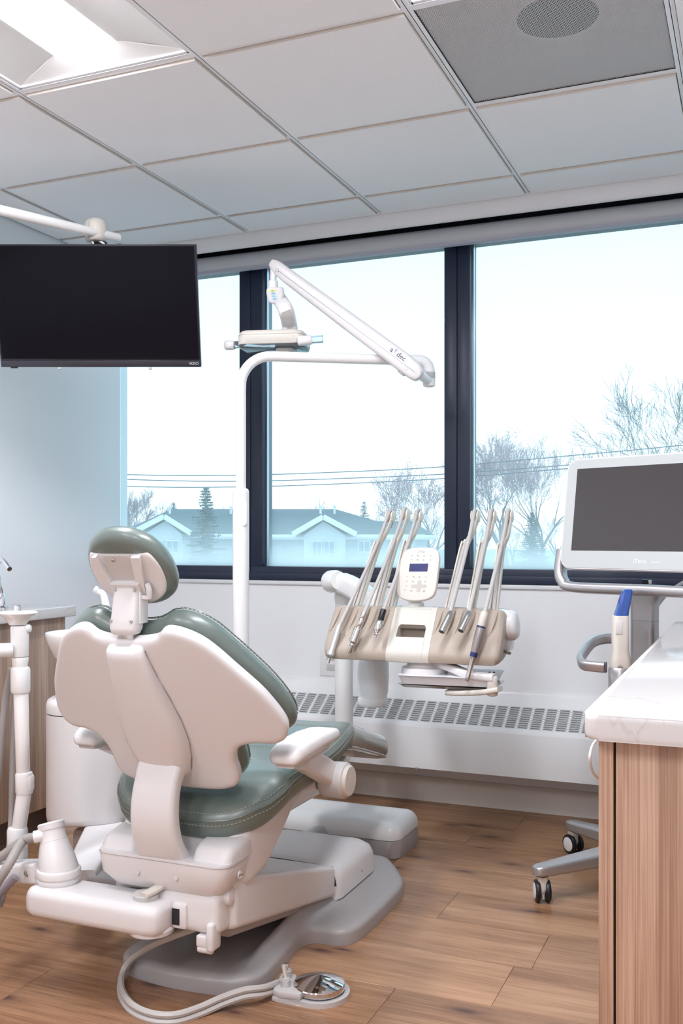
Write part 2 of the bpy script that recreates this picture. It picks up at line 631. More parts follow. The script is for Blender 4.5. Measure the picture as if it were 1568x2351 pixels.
for i in range(len(xs) - 1):
    for j in range(len(ys) - 1):
        if cell(xs[i], ys[j]) in fixture:
            continue
        w, h = xs[i + 1] - xs[i], ys[j + 1] - ys[j]
        key = (round(w, 3), round(h, 3))
        c = ((xs[i] + xs[i + 1]) / 2, (ys[j] + ys[j + 1]) / 2, 0)
        if key not in tile_mesh:
            g = 0.0145
            me = join(box((0, 0, ZC + 0.008), (w - 2 * g, h - 2 * g, 0.032)), box((0, 0, ZC + 0.019), (w - 0.006, h - 0.006, 0.009)))
            o = put('ceiling_tile', me, [M_CEILTILE, M_TILEEDGE], ceiling, angle=0)
            for p in o.data.polygons:
                p.material_index = 0 if abs(p.normal.z) > 0.9 else 1
            o.location = c
            tile_mesh[key] = o
        else:
            share(tile_mesh[key], 'ceiling_tile', ceiling, c)
def tbar(a, b):
    (x0, y0), (x1, y1) = a, b
    if abs(x0 - x1) < 1e-6:
        m = join(bx(x0 - 0.012, x0 + 0.012, y0, y1, ZC, ZC + 0.0015), bx(x0 - 0.001, x0 + 0.001, y0, y1, ZC, ZC + 0.035))
    else:
        m = join(bx(x0, x1, y0 - 0.012, y0 + 0.012, ZC + 0.0005, ZC + 0.002), bx(x0, x1, y0 - 0.001, y0 + 0.001, ZC, ZC + 0.035))
    put('ceiling_grid_bar', m, M_GRID, ceiling, angle=0)
for x in xs[1:-1]:
    tbar((x, YB), (x, YE))
for y in ys[1:-1]:
    for i in range(len(xs) - 1):
        tbar((xs[i] + 0.012, y), (xs[i + 1] - 0.012, y))
# soffit trim at the window and the pocket behind it, gap shade painted into its colour
sof = [(YE, ZC + 0.05), (YE, ZC - 0.006), (YE + 0.001, ZC - 0.045), (YE + 0.006, 2.366), (YE + 0.014, 2.362), (YE + 0.026, 2.364), (YE + 0.03, 2.37), (YE + 0.032, ZC + 0.05)]
struct(put('trim_1', yz_extrude(sof, XL, XR), M_DRY, angle=50))
tr = struct(put('trim_2', bx(XL, XR, YE - 0.016, YE, ZC - 0.004, ZC + 0.003, 0.001), M_GRID))
pocket = struct(put('trim_3', join(bx(XL, XR, YE + 0.03, YW + 0.03, 2.47, 2.50), bx(XL, XR, YE + 0.028, YE + 0.036, 2.372, 2.50)), mat('blind pocket painted shade', (0.06, 0.07, 0.09), 0.7), angle=0))

# ---- windows
def glass_mat():
    m, t, b = new_mat('window glass with dirt and painted glare')
    N, L = t.nodes, t.links
    N.remove(b)
    out = N['Material Output']
    tr = N.new('ShaderNodeBsdfTransparent'); tr.inputs[0].default_value = (0.90, 0.97, 1.0, 1)
    gl = N.new('ShaderNodeBsdfGlossy'); gl.inputs['Roughness'].default_value = 0.02
    fr = N.new('ShaderNodeFresnel'); fr.inputs['IOR'].default_value = 1.5
    fm = N.new('ShaderNodeMath'); fm.operation = 'MULTIPLY'; fm.inputs[1].default_value = 0.45
    L.new(fr.outputs[0], fm.inputs[0])
    m1 = N.new('ShaderNodeMixShader')
    L.new(fm.outputs[0], m1.inputs[0]); L.new(tr.outputs[0], m1.inputs[1]); L.new(gl.outputs[0], m1.inputs[2])
    # translucent veil: painted glare and wash, plus dirt, thicker and cloudy near the bottom rail
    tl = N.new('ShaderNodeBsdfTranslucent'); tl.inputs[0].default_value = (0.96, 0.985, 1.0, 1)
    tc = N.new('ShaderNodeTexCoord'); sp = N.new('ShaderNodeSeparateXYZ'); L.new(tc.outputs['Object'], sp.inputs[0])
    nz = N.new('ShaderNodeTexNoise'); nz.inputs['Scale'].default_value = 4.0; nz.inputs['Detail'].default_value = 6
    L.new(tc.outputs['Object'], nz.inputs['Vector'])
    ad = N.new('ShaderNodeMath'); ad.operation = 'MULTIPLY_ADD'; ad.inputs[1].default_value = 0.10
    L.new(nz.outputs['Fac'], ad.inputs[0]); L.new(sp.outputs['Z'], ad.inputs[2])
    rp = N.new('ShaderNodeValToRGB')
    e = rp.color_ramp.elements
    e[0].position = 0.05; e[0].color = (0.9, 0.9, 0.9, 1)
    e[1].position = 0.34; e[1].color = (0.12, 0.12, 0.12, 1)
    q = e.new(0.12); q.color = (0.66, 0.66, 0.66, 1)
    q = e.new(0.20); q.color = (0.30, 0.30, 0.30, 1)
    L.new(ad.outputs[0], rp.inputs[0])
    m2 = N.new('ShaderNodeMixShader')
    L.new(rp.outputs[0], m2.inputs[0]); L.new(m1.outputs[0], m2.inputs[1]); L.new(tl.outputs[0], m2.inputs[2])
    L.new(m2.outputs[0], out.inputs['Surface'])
    return m
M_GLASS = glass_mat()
M_BEAD = mat('bare aluminium glazing bead', (0.45, 0.55, 0.65), 0.2, metal=0.8)
GY = 4.055
posts = [(XL + 0.001, XL + 0.001), (-2.179, -2.063), (-1.212, -1.102), (-0.245, -0.135), (0.722, 0.832), (XR, XR)]
for n in range(5):
    a0, a1 = posts[n]; b0, b1 = posts[n + 1]
    wa, wb = (a0 + a1) / 2 + 0.0012, (b0 + b1) / 2 - 0.0012
    if n == 0: wa = XL + 0.001
    w = empty_struct('window_%d' % (n + 1), ((wa + wb) / 2, GY, 0.912))
    la, lb = max(a1, wa + 0.002), min(b0, wb - 0.002)
    put('bottom_rail', join(bx(wa, wb, 3.995, 4.10, 0.912, 0.972, 0.002), bx(wa, wb, 3.988, 4.0, 0.912, 0.945, 0.002)), M_FRAME, w)
    put('top_rail', bx(wa, wb, 4.0, 4.10, 2.337, 2.40, 0.002), M_FRAME, w)
    if la - wa > 0.01:
        put('stile', bx(wa, la, 3.997, 4.10, 0.972, 2.337, 0.002), M_FRAME, w)
        put('glazing_bead', bx(la, la + 0.006, 4.035, GY, 0.972, 2.337), M_BEAD, w)
    if wb - lb > 0.01:
        put('stile', bx(lb, wb, 3.997, 4.10, 0.972, 2.337, 0.002), M_FRAME, w)
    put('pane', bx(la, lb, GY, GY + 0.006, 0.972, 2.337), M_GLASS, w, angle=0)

# ---- roller blind rolled up in front of the window heads
blind = thing('roller_blind', 'rolled-up grey roller blind running along the top of the windows', 'blind', ((XL + XR) / 2, 3.93, 2.29))
bp = [(3.905, 2.362), (3.897, 2.35), (3.894, 2.33), (3.896, 2.312), (3.903, 2.302), (3.915, 2.298), (3.96, 2.298), (3.975, 2.31), (3.975, 2.36), (3.96, 2.366), (3.92, 2.366)]
M_BLIND = mat('grey blind fabric', (0.50, 0.52, 0.545), 0.55, vary=0.05, vscale=2)
put('blind_roll', yz_extrude(bp, XL + 0.002, XR - 0.002), M_BLIND, blind, angle=60)
put('hem_bar', yz_extrude([(3.905, 2.303), (3.905, 2.291), (3.91, 2.288), (3.93, 2.288), (3.933, 2.291), (3.933, 2.303)], XL + 0.002, XR - 0.002), mat('grey hem bar', (0.42, 0.43, 0.50), 0.45), blind)

# ---- convector cover under the windows
HY0, HZ0, HZ1, HZ2 = 3.80, 0.178, 0.348, 0.463
conv = thing('convector_cover', 'long white metal convector heater cover with slotted grille under the windows', 'heater', ((XL + XR) / 2, 3.9, HZ0))
hx0, hx1 = XL + 0.002, XR - 0.002
put('front_panel', yz_extrude([(HY0, HZ0), (HY0, HZ1 - 0.006), (HY0 + 0.005, HZ1 + 0.002), (HY0 + 0.012, HZ1 + 0.0068), (HY0 + 0.014, HZ1 + 0.0005), (HY0 + 0.006, HZ1 - 0.008), (HY0 + 0.004, HZ0 + 0.004), (3.96, HZ0 + 0.004), (3.96, HZ0)], hx0, hx1), M_WHITE2, conv, angle=60)
sy, sz = 3.988 - (HY0 + 0.012), HZ2 - (HZ1 + 0.0068)
SLEN = math.hypot(sy, sz)
def slope(x, s, dn=0.0):
    return (x, HY0 + 0.012 + sy * s / SLEN + dn * sz / SLEN, HZ1 + 0.0068 + sz * s / SLEN - dn * sy / SLEN)
S0, S1, NR = 0.014, 0.140, 10
pitch, sw = 0.0492, 0.0395
V, F = [], []
def quad(p):
    k = len(V); V.extend(p); F.append((k, k + 1, k + 2, k + 3))
x = -2.84
cols = []
while x + pitch < XR - 0.02:
    cols.append(x); x += pitch
quad([slope(hx0, 0), slope(cols[0], 0), slope(cols[0], SLEN), slope(hx0, SLEN)])
quad([slope(cols[-1] + pitch, 0), slope(hx1, 0), slope(hx1, SLEN), slope(cols[-1] + pitch, SLEN)])
quad([slope(cols[0], 0), slope(cols[-1] + pitch, 0), slope(cols[-1] + pitch, S0), slope(cols[0], S0)])
quad([slope(cols[0], S1), slope(cols[-1] + pitch, S1), slope(cols[-1] + pitch, SLEN), slope(cols[0], SLEN)])
rh = (S1 - S0) / NR
slot = rrect(sw, rh * 0.56, rh * 0.27, 2)
for cx in cols:
    for r in range(NR):
        mx, ms = cx + pitch / 2, S0 + (r + 0.5) * rh
        k = len(V)
        n = len(slot)
        for a, b in slot:
            # matching point on the cell border
            sc_ = min((pitch / 2) / max(abs(a), 1e-9), (rh / 2) / max(abs(b), 1e-9))
            V.append(slope(mx + a * sc_, ms + b * sc_))
        for a, b in slot:
            V.append(slope(mx + a, ms + b))
        for a, b in slot:
            V.append(slope(mx + a, ms + b, 0.004))
        for i in range(n):
            j = (i + 1) % n
            F.append((k + i, k + j, k + n + j, k + n + i))
            F.append((k + n + i, k + n + j, k + 2 * n + j, k + 2 * n + i))
        # corners of the cell
        for sx_, sy_ in ((1, 1), (-1, 1), (-1, -1), (1, -1)):
            q = [i for i in range(n) if (slot[i][0] * sx_ > 0 and slot[i][1] * sy_ > 0)]
            c = len(V); V.append(slope(mx + sx_ * pitch / 2, ms + sy_ * rh / 2))
            pts = sorted(q, key=lambda i: abs(V[k + i][0] - mx))
            for i, j in zip(pts[:-1], pts[1:]):
                F.append((k + i, k + j, c))
put('slotted_grille', (V, F), M_WHITE2, conv, angle=0, fix=False)
put('interior_fins', join(yz_extrude([(HY0 + 0.02, HZ1 - 0.03), (3.98, HZ2 - 0.04), (3.98, HZ2 - 0.05), (HY0 + 0.02, HZ1 - 0.04)], hx0, hx1),
    *[xf(bx(-0.0006, 0.0006, -0.075, 0.075, 0, 0.012), Matrix.Translation((hx0 + 0.01 + i * 0.0125, 3.9, 0.362)) @ Matrix.Rotation(math.atan2(sz, sy), 4, 'X')) for i in range(int((hx1 - hx0) / 0.0125) - 1)]), mat('grey fins', (0.33, 0.36, 0.40), 0.5, metal=0.3), conv, angle=0)  # plain grey sheet and fins behind the slots
put('upper_flange', yz_extrude([(3.985, HZ2 - 0.002), (3.993, HZ2 + 0.006), (3.996, HZ2 + 0.02), (4.0, HZ2 + 0.02), (4.0, HZ2 - 0.006)], hx0, hx1), M_WHITE2, conv)
scr = PY(957, 1762, 3.80)
put('latch', join(cyl((scr.x, 3.80, 0.172), (scr.x, 3.80, 0.180), 0.006, n=10), box((scr.x, 3.797, 0.178), (0.012, 0.006, 0.006))), M_STEEL, conv)

# ---- recessed ceiling lights (the lens gives the light)
M_LENS = mat('lit diffuser lens', (0.9, 0.9, 0.9), 0.5, emit=LAMP_COLOR, estr=LAMP_RADIANCE)
M_REFL = mat('white reflector', (0.82, 0.81, 0.79), 0.5)
def troffer(x0, y1, label):
    y0 = y1 - 2 * TS
    cx, cy = x0 + TS / 2, (y0 + y1) / 2
    t = thing('recessed_ceiling_light', label, 'ceiling light', (cx, cy, ZC), 'recessed lights in the ceiling grid')
    e = 0.017
    ex0, ex1, ey0, ey1 = x0 + e, x0 + TS - e, y0 + e, y1 - e
    lw, lz, le = 0.105, ZC + 0.034, 0.075
    put('frame', join(bx(x0 + 0.006, ex0 + 0.004, y0 + 0.006, y1 - 0.006, ZC + 0.003, ZC + 0.016), bx(ex1 - 0.004, x0 + TS - 0.006, y0 + 0.006, y1 - 0.006, ZC + 0.003, ZC + 0.016),
                      bx(ex0, ex1, y0 + 0.006, ey0 + 0.004, ZC + 0.003, ZC + 0.016), bx(ex0, ex1, ey1 - 0.004, y1 - 0.006, ZC + 0.003, ZC + 0.016)), M_GRID, t, angle=0)
    for s in (-1, 1):
        xe, xi = (ex0, cx - lw) if s < 0 else (ex1, cx + lw)
        rings = []
        for k in range(7):
            f = k / 6
            xx = xe + (xi - xe) * f
            zz = ZC + 0.008 + (lz - ZC - 0.008) * math.sin(f * math.pi / 2)
            rings.append([(xx, ey0, zz), (xx, ey1, zz), (xx, ey1, zz + 0.004), (xx, ey0, zz + 0.004)])
        put('reflector', loft(rings), M_REFL, t)
    for yy, yi in ((ey0, ey0 + le), (ey1, ey1 - le)):
        pts = [(ex0, yy, ZC + 0.008), (ex1, yy, ZC + 0.008), (cx + lw, yi, lz), (cx - lw, yi, lz)]
        put('end_reflector', ([p for p in pts] + [(a, b, c + 0.004) for a, b, c in pts], [(0, 1, 2, 3), (4, 5, 6, 7), (0, 1, 5, 4), (1, 2, 6, 5), (2, 3, 7, 6), (3, 0, 4, 7)]), M_REFL, t, angle=0)
    rings = []
    for k in range(9):
        a = math.pi * k / 8
        rings.append([(cx - lw * math.cos(a), ey0 + le, lz - 0.003 * math.sin(a)), (cx - lw * math.cos(a), ey1 - le, lz - 0.003 * math.sin(a))])
    V = [p for r in rings for p in r]
    F = [(2 * k, 2 * k + 1, 2 * k + 3, 2 * k + 2) for k in range(8)]
    put('lens', (V, F), M_LENS, t, fix=False)
    put('housing', join(bx(x0 + 0.01, x0 + TS - 0.01, y0 + 0.01, y1 - 0.01, lz + 0.02, lz + 0.03)), M_GRID, t, angle=0)
troffer(XA, G0Y, 'lit recessed ceiling light above the black wall screen, top left corner')
troffer(XB, G0Y, 'recessed ceiling light beside the perforated speaker panel, only its edge showing')
troffer(XA, G0Y - 4 * TS, 'unseen added ceiling light behind the viewer on the left side')  # this one and the next are unseen, added to light the room
troffer(XB, G0Y - 4 * TS, 'unseen added ceiling light behind the viewer on the right side')

# ---- perforated speaker panel in the ceiling grid
def perf_mat():
    m, t, b = new_mat('perforated white metal')
    N, L = t.nodes, t.links
    b.inputs['Base Color'].default_value = (0.72, 0.70, 0.69, 1); b.inputs['Roughness'].default_value = 0.45
    tc = N.new('ShaderNodeTexCoord')
    ds = []
    P = 0.0065
    for off in ((0, 0), (0.5, 0.866)):
        mp = N.new('ShaderNodeMapping'); mp.inputs['Scale'].default_value = (1 / P, 1 / P, 0)
        mp.inputs['Location'].default_value = (off[0], off[1], 0)
        L.new(tc.outputs['Object'], mp.inputs['Vector'])
        md = N.new('ShaderNodeVectorMath'); md.operation = 'MODULO'
        ad = N.new('ShaderNodeVectorMath'); ad.operation = 'ADD'; ad.inputs[1].default_value = (500, 1.732 * 300, 0)
        L.new(mp.outputs[0], ad.inputs[0]); L.new(ad.outputs[0], md.inputs[0]); md.inputs[1].default_value = (1, 1.732, 1)
        sb = N.new('ShaderNodeVectorMath'); sb.operation = 'SUBTRACT'; sb.inputs[1].default_value = (0.5, 0.866, 0)
        L.new(md.outputs[0], sb.inputs[0])
        ln = N.new('ShaderNodeVectorMath'); ln.operation = 'LENGTH'; L.new(sb.outputs[0], ln.inputs[0])
        ds.append(ln.outputs['Value'])
    mn = N.new('ShaderNodeMath'); mn.operation = 'MINIMUM'; L.new(ds[0], mn.inputs[0]); L.new(ds[1], mn.inputs[1])
    gt = N.new('ShaderNodeMath'); gt.operation = 'GREATER_THAN'; gt.inputs[1].default_value = 0.39; L.new(mn.outputs[0], gt.inputs[0])
    L.new(gt.outputs[0], b.inputs['Alpha'])
    return m
sx0, sx1, sy0, sy1 = XB + 0.014, XB + TS - 0.014, G0Y + 0.014, G0Y + TS - 0.014
spk = thing('ceiling_speaker_panel', 'square perforated metal speaker panel set in the ceiling grid', 'speaker panel', ((sx0 + sx1) / 2, (sy0 + sy1) / 2, ZC))
put('perforated_face', bx(sx0, sx1, sy0, sy1, ZC + 0.004, ZC + 0.0045), perf_mat(), spk, angle=0)
put('frame', join(bx(sx0 - 0.004, sx0, sy0, sy1, ZC + 0.003, ZC + 0.03), bx(sx1, sx1 + 0.004, sy0, sy1, ZC + 0.003, ZC + 0.03), bx(sx0, sx1, sy0 - 0.004, sy0, ZC + 0.003, ZC + 0.03), bx(sx0, sx1, sy1, sy1 + 0.004, ZC + 0.003, ZC + 0.03)), M_DARK, spk, angle=0)
put('back_board', bx(sx0, sx1, sy0, sy1, ZC + 0.0075, ZC + 0.0095), mat('grey back board', (0.62, 0.60, 0.62), 0.8), spk, angle=0)
sc_c = PZ(1280, 28, ZC + 0.02)
put('speaker_cone', lathe((sc_c.x, sc_c.y, ZC + 0.0055), (0, 0, 1), [(0.103, 0), (0.103, 0.0018), (0.04, 0.0018)], 40), M_BLACK, spk)

# ================================================================== dental chair
CX = -1.30
chair = thing('dental_chair', 'sage green and white dental treatment chair seen from behind, in the middle of the room', 'dental chair', (CX, 2.5, 0))

def interp(t, tab):
    if t <= tab[0][0]: return tab[0][1]
    for (a, b), (c, d) in zip(tab[:-1], tab[1:]):
        if t <= c:
            f = (t - a) / (c - a)
            f = f * f * (3 - 2 * f) * 0.5 + f * 0.5
            return b + (d - b) * f
    return tab[-1][1]

# ---- backrest: curved surface leaning back, wings curling forward
def back(x, z, h):
    y = 1.877 + (0.863 - z) * 0.58 + 0.55 * x * x
    n = Vector((-1.1 * x, 1, 0.58)).normalized()
    return Vector((CX + x, y, z)) + n * h
SHELL_H = [(0, .878), (.045, .880), (.080, .887), (.097, .9), (.115, .905), (.145, .899), (.18, .882), (.209, .855), (.235, .823), (.26, .792), (.281, .764), (.296, .737), (.308, .71), (.315, .685), (.312, .664), (.301, .646), (.275, .634), (.232, .634), (.197, .625), (.18, .606), (.172, .583), (.172, .557), (.168, .535), (.153, .517), (.12, .506), (.07, .503), (0, .503)]
SHELL = smooth_outline(mirror(SHELL_H), 3)
shell = put('backrest_shell', pad(SHELL, lambda u, v, h: back(u, v, -h - 0.006), 0.016, 0.012, side=0.016, step=0.012), M_WHITE, chair, angle=60)
CUSH = offset_outline(smooth_outline(mirror([(0, .878), (.045, .880), (.08, .892), (.11, .905), (.15, .900), (.188, .88), (.215, .853), (.242, .822), (.268, .79), (.289, .761), (.305, .733), (.317, .705), (.322, .682), (.316, .658), (.30, .643), (.272, .634), (.232, .634), (.197, .624), (.18, .605), (.172, .583), (.172, .557), (.167, .535), (.15, .518), (.115, .508), (0, .505)]), 3), 0.008)
cush = put('backrest_cushion', pad(CUSH, lambda u, v, h: back(u, v, h + 0.048), 0.036, 0.034, tb=0.034, step=0.013), M_VINYL, chair, angle=60)
def dashes(pts, mapf, dash=0.006, gap=0.004, r=0.0009):
    "separate stitches along a line"
    P = [Vector(mapf(*p)) for p in pts]
    out = []
    acc, on, start = 0.0, True, P[0]
    for a, b in zip(P[:-1], P[1:]):
        L = (b - a).length
        if L < 1e-6: continue
        t = 0.0
        while t < L:
            need = (dash if on else gap) - acc
            if t + need > L:
                acc += L - t; t = L
            else:
                t += need; acc = 0
                q = a + (b - a) * (t / L)
                if on: out.append(cyl(start, q, r, n=4))
                else: start = q
                on = not on
    return join(*out)
up_half = [p for p in offset_outline(CUSH, -0.010) if p[1] > 0.66]
up_half = sorted([p for p in up_half if p[0] >= 0], key=lambda p: -p[1])
ring = offset_outline(CUSH, -0.004)
put('welt_seam', tube([back(u, v, 0.071) for u, v in ring[::2]], 0.0022, n=6, sub=1, closed=True), M_VINYL, cush)
for dd, hh in ((-0.0005, 0.064), (-0.010, 0.0795)):
    rr = offset_outline(CUSH, dd)
    stuff(put('stitching', dashes([(u, v, hh) for u, v in resample(rr, .004)] , back), M_STITCH, cush, angle=0))

# ---- spine cover on the back of the shell, and the strut below it
def sup(w, p, n=28, e=2.7):
    out = []
    for k in range(n):
        a = 2 * math.pi * k / n
        c, s = math.cos(a), math.sin(a)
        out.append((w * math.copysign(abs(c) ** (2 / e), c), p * math.copysign(abs(s) ** (2 / e), s)))
    return out
rings = []
for z, w, p in ((.872, .030, .010), (.871, .041, .026), (.866, .046, .034), (.85, .048, .038), (.80, .056, .042), (.74, .070, .045), (.69, .079, .047), (.64, .081, .047), (.60, .074, .044), (.575, .064, .040), (.56, .060, .037), (.556, .054, .03)):
    rings.append([back(a, z, -0.012 - b) for a, b in sup(w, p, 32, 3.2)])
spine = put('spine_cover', loft(rings), M_WHITE, chair, angle=60)
line = [back(interp(z, [(.56, .0605), (.6, .0735), (.64, .0805), (.69, .0785), (.74, .0695), (.80, .0555), (.85, .0475)]), z, -0.020) for z in np.linspace(.565, .86, 24)]
put('seam_line', tube(line, 0.0011, n=5, sub=1), mat('shadow seam', (0.33, 0.31, 0.33), 0.6), spine)
strut_path = spline([(CX + .002, 2.005, .566), (CX, 1.992, .535), (CX, 1.980, .50), (CX, 1.975, .455), (CX, 1.982, .41), (CX, 2.0, .37), (CX, 2.035, .33)], 6)
put('back_strut', sweep(strut_path, rrect(0.112, 0.042, 0.014, 5), up=(0, 1, 0), scale=[(1.04, 1.0) if i < 6 else (1.0 + 0.10 * (i / len(strut_path)), 1.0) for i in range(len(strut_path))]), M_WHITE, chair, angle=60)

# ---- headrest
head_y = 1.866
def headm(x, z, h):
    y = head_y + (1.022 - z) * 0.70 + 1.1 * x * x
    n = Vector((-2.2 * x, 1, 0.70)).normalized()
    return Vector((CX + x, y, z)) + n * h
HO = []
for k in range(48):
    a = 2 * math.pi * k / 48
    c, s = math.cos(a), math.sin(a)
    HO.append((0.112 * math.copysign(abs(c) ** 0.86, c) * (1 - 0.05 * s), 1.027 + 0.084 * math.copysign(abs(s) ** 0.9, s)))
hc = put('headrest_cushion', pad(HO, lambda u, v, h: headm(u, v, h + 0.018), 0.032, 0.032, tb=0.026, step=0.011), M_VINYL, chair, angle=60)
HS = [(u * 0.83, v) for u, v in HO]
HS = [(u, 1.028 + (v - 1.028) * 0.86) for u, v in HS]
HS = [(u, min(v, 1.072)) for u, v in HS]
hs = put('headrest_shell', pad(HS, lambda u, v, h: headm(u, v, -h - 0.004), 0.008, 0.006, side=0.012, step=0.012), M_WHITE, chair, angle=50)
slide = [(-.040, 1.069), (.032, 1.069), (.032, 1.02), (.022, 1.002), (-.004, .995), (-.028, 1.004), (-.040, 1.02)]
put('slide_plate', pad(slide, lambda u, v, h: headm(u, v, -h - 0.011), 0.002, 0.002, side=0.003, step=0.012), M_GREYP, hs, angle=40)
for sx_, w in ((-.055, .012), (.050, .020)):
    put('rib', loft([[headm(sx_ + w * .5, 1.069, -.006), headm(sx_ - w * .5, 1.069, -.006), headm(sx_ - w * .5, 1.069, -.022), headm(sx_ + w * .5, 1.069, -.022)],
                     [headm(sx_ * .55 + w * .5, .972, -.006), headm(sx_ * .55 - w * .5, .972, -.006), headm(sx_ * .55 - w * .5, .972, -.020), headm(sx_ * .55 + w * .5, .972, -.020)]]), M_WHITE, hs, angle=40)
def screw(name, p, n, r, parent, mt=None):
    n = Vector(n).normalized()
    return put(name, lathe(Vector(p) - n * 0.002, n, [(r, 0), (r, .0028), (r * .8, .0036), (r * .45, .0036), (r * .4, .002)], 14), mt or M_STEEL, parent)
screw('screw', headm(-.012, 1.058, -.0135), (0, -1, -.7), .0042, hs)
put('mount_bracket', loft([[headm(a, 1.0 + .012 * math.cos(t), -0.01 - b) for a, b in [(.035, 0), (-.035, 0), (-.035, .018), (.035, .018)]] for t in (0, 1.5, 3.1)]), M_WHITE, chair, angle=50)
hb = put('headrest_box', loft([[Vector((CX + a + sh, y + b, z)) for a, b in rrect(w, d, min(w, d) * .22, 4)] for z, w, d, y, sh in
        ((1.010, .040, .02, 1.886, 0), (1.007, .058, .036, 1.882, 0), (1.0, .064, .042, 1.88, 0), (.93, .066, .044, 1.868, 0), (.90, .066, .044, 1.862, 0), (.888, .058, .036, 1.86, 0), (.886, .05, .03, 1.86, 0))]), M_WHITE, chair, angle=50)
for x_, z_ in ((-.026, .985), (.026, .985), (-.027, .916), (.026, .916)):
    screw('screw', (CX + x_, 1.8795 - .022 + (z_ - 1.0) * .17 - .0015, z_), (0, -1, 0), .0036, hb)
put('side_cover', box((CX + .0345, 1.878, .945), (.004, .032, .07), .0015), M_WHITE2, hb)
put('release_lever', join(box((CX + .045, 1.872, .968), (.022, .012, .010), .003), tube([(CX + .054, 1.872, .966), (CX + .056, 1.868, .985), (CX + .052, 1.866, 1.0)], [.006, .007, .006], n=12)), M_WHITE, hb)
put('slide_bar', join(box((CX + 0.0, 1.866, .878), (.034, .006, .05), .001), box((CX - .017, 1.868, .885), (.003, .012, .036)), box((CX + .017, 1.868, .885), (.003, .012, .036))), M_STEEL, chair)

# ---- seat and leg cushion
ZT = [(2.05, .430), (2.12, .462), (2.2, .493), (2.3, .508), (2.5, .515), (2.66, .527), (2.80, .528)]
def seat(x, y, h):
    dish = 0.012 * min(1, (x / .2) ** 2) if y > 2.2 else 0.0
    return Vector((CX + x, y, interp(y, ZT) + h + dish - 0.008))
SEAT = smooth_outline(mirror([(0, 2.058), (.10, 2.06), (.17, 2.085), (.218, 2.14), (.243, 2.22), (.248, 2.32), (.244, 2.42), (.232, 2.53), (.212, 2.65), (.188, 2.74), (.172, 2.775), (.12, 2.785), (0, 2.788)]), 4)
seat_o = put('seat_cushion', pad(SEAT, lambda u, v, h: seat(u, v, h), 0.045, 0.026, side=0.0, tb=0.001, step=0.022), M_VINYL, chair, angle=60)
SEAT_IN = offset_outline(SEAT, -0.002)
put('side_band', pad(SEAT, lambda u, v, h: seat(u * (1 - 0.0), v, 0.0) + Vector((0, 0, -h)), 0.03, 0.058, side=0.001, step=0.022), M_VINYL, seat_o, angle=60)
put('welt_seam', tube([seat(u, v, 0.003) for u, v in offset_outline(SEAT, 0.0005)[::2]], 0.0024, n=6, sub=1, closed=True), M_VINYL, seat_o)
for dd, hh in ((-0.007, 0.0155), (0.001, -0.008)):
    stuff(put('stitching', dashes([(u, v, hh) for u, v in resample(offset_outline(SEAT, dd), .005)], seat), M_STITCH, seat_o, angle=0))
for yy, wv in ((2.40, .228), (2.66, .19)):
    put('cross_seam', tube([seat(x, yy + .02 * (1 - (x / wv) ** 2), 0.0262 - (0.012 if abs(x) > wv * .96 else 0)) for x in np.linspace(-wv, wv, 15)], 0.0022, n=6, sub=1), M_VINYL, seat_o)
    stuff(put('stitching', dashes([(x, yy - .007 + .02 * (1 - (x / wv) ** 2), 0.0265) for x in np.linspace(-wv * .95, wv * .95, 80)], seat), M_STITCH, seat_o, angle=0))
put('centre_seam', dashes([(-.01, y_, .0262) for y_ in np.linspace(2.12, 2.43, 60)], seat), M_STITCH, seat_o, angle=0)
# toe cushion under a clear plastic cover
def toe(x, y, h):
    return Vector((CX + x, y, .528 - 0.30 * max(0, y - 2.78) + h))
TOE = smooth_outline(mirror([(0, 2.765), (.162, 2.765), (.182, 2.79), (.188, 2.86), (.187, 2.98), (.178, 3.08), (.14, 3.145), (.07, 3.17), (0, 3.173)]), 4)
M_FILM = mat('green vinyl under crinkled clear film', (0.34, 0.38, 0.37), 0.08, spec=0.8, coat=1.0, bump=0.5, bscale=30)
toe_o = put('toe_cushion', pad(TOE, lambda u, v, h: toe(u, v, h - .022), 0.032, 0.036, tb=0.042, step=0.018), M_FILM, chair, angle=70)
put('film_hem', tube([toe(u * 1.0, v, -.056) for u, v in offset_outline(TOE, -0.012)[::3]], 0.004, n=5, sub=1, closed=True), mat('grey film hem', (0.35, 0.36, 0.37), 0.15, coat=1.0), toe_o)

# ---- seat frame: white underside shell, rear housing
rings = []
for y, w, z0, z1 in ((2.075, .168, .262, .385), (2.11, .176, .258, .415), (2.18, .19, .285, .445), (2.27, .19, .345, .455), (2.36, .178, .39, .46), (2.55, .16, .415, .47), (2.75, .13, .43, .475)):
    rings.append([(CX + a, y, (z0 + z1) / 2 + b) for a, b in rrect(2 * w, z1 - z0, min(.03, (z1 - z0) * .4), 5)])
put('seat_frame', loft(rings), M_WHITE, chair, angle=50)
HZ_ = .013
hous = put('rear_housing', loft([[(CX + a, 2.055 + dy + b, z + HZ_) for a, b in rrect(2 * w, d, .035, 6)] for z, w, d, dy in
     ((.243, .10, .06, .03), (.246, .125, .085, .02), (.256, .15, .11, .008), (.285, .174, .13, 0), (.33, .180, .138, 0), (.337, .179, .136, 0))]), M_WHITE, chair, angle=50)
put('seam_line', tube([(CX + a * 1.003, 2.055 + b * 1.003, .331 + HZ_) for a, b in rrect(.360, .138, .035, 6)], .0009, n=4, sub=1, closed=True), mat('shadow seam 2', (0.4, 0.37, 0.37), 0.6), hous)
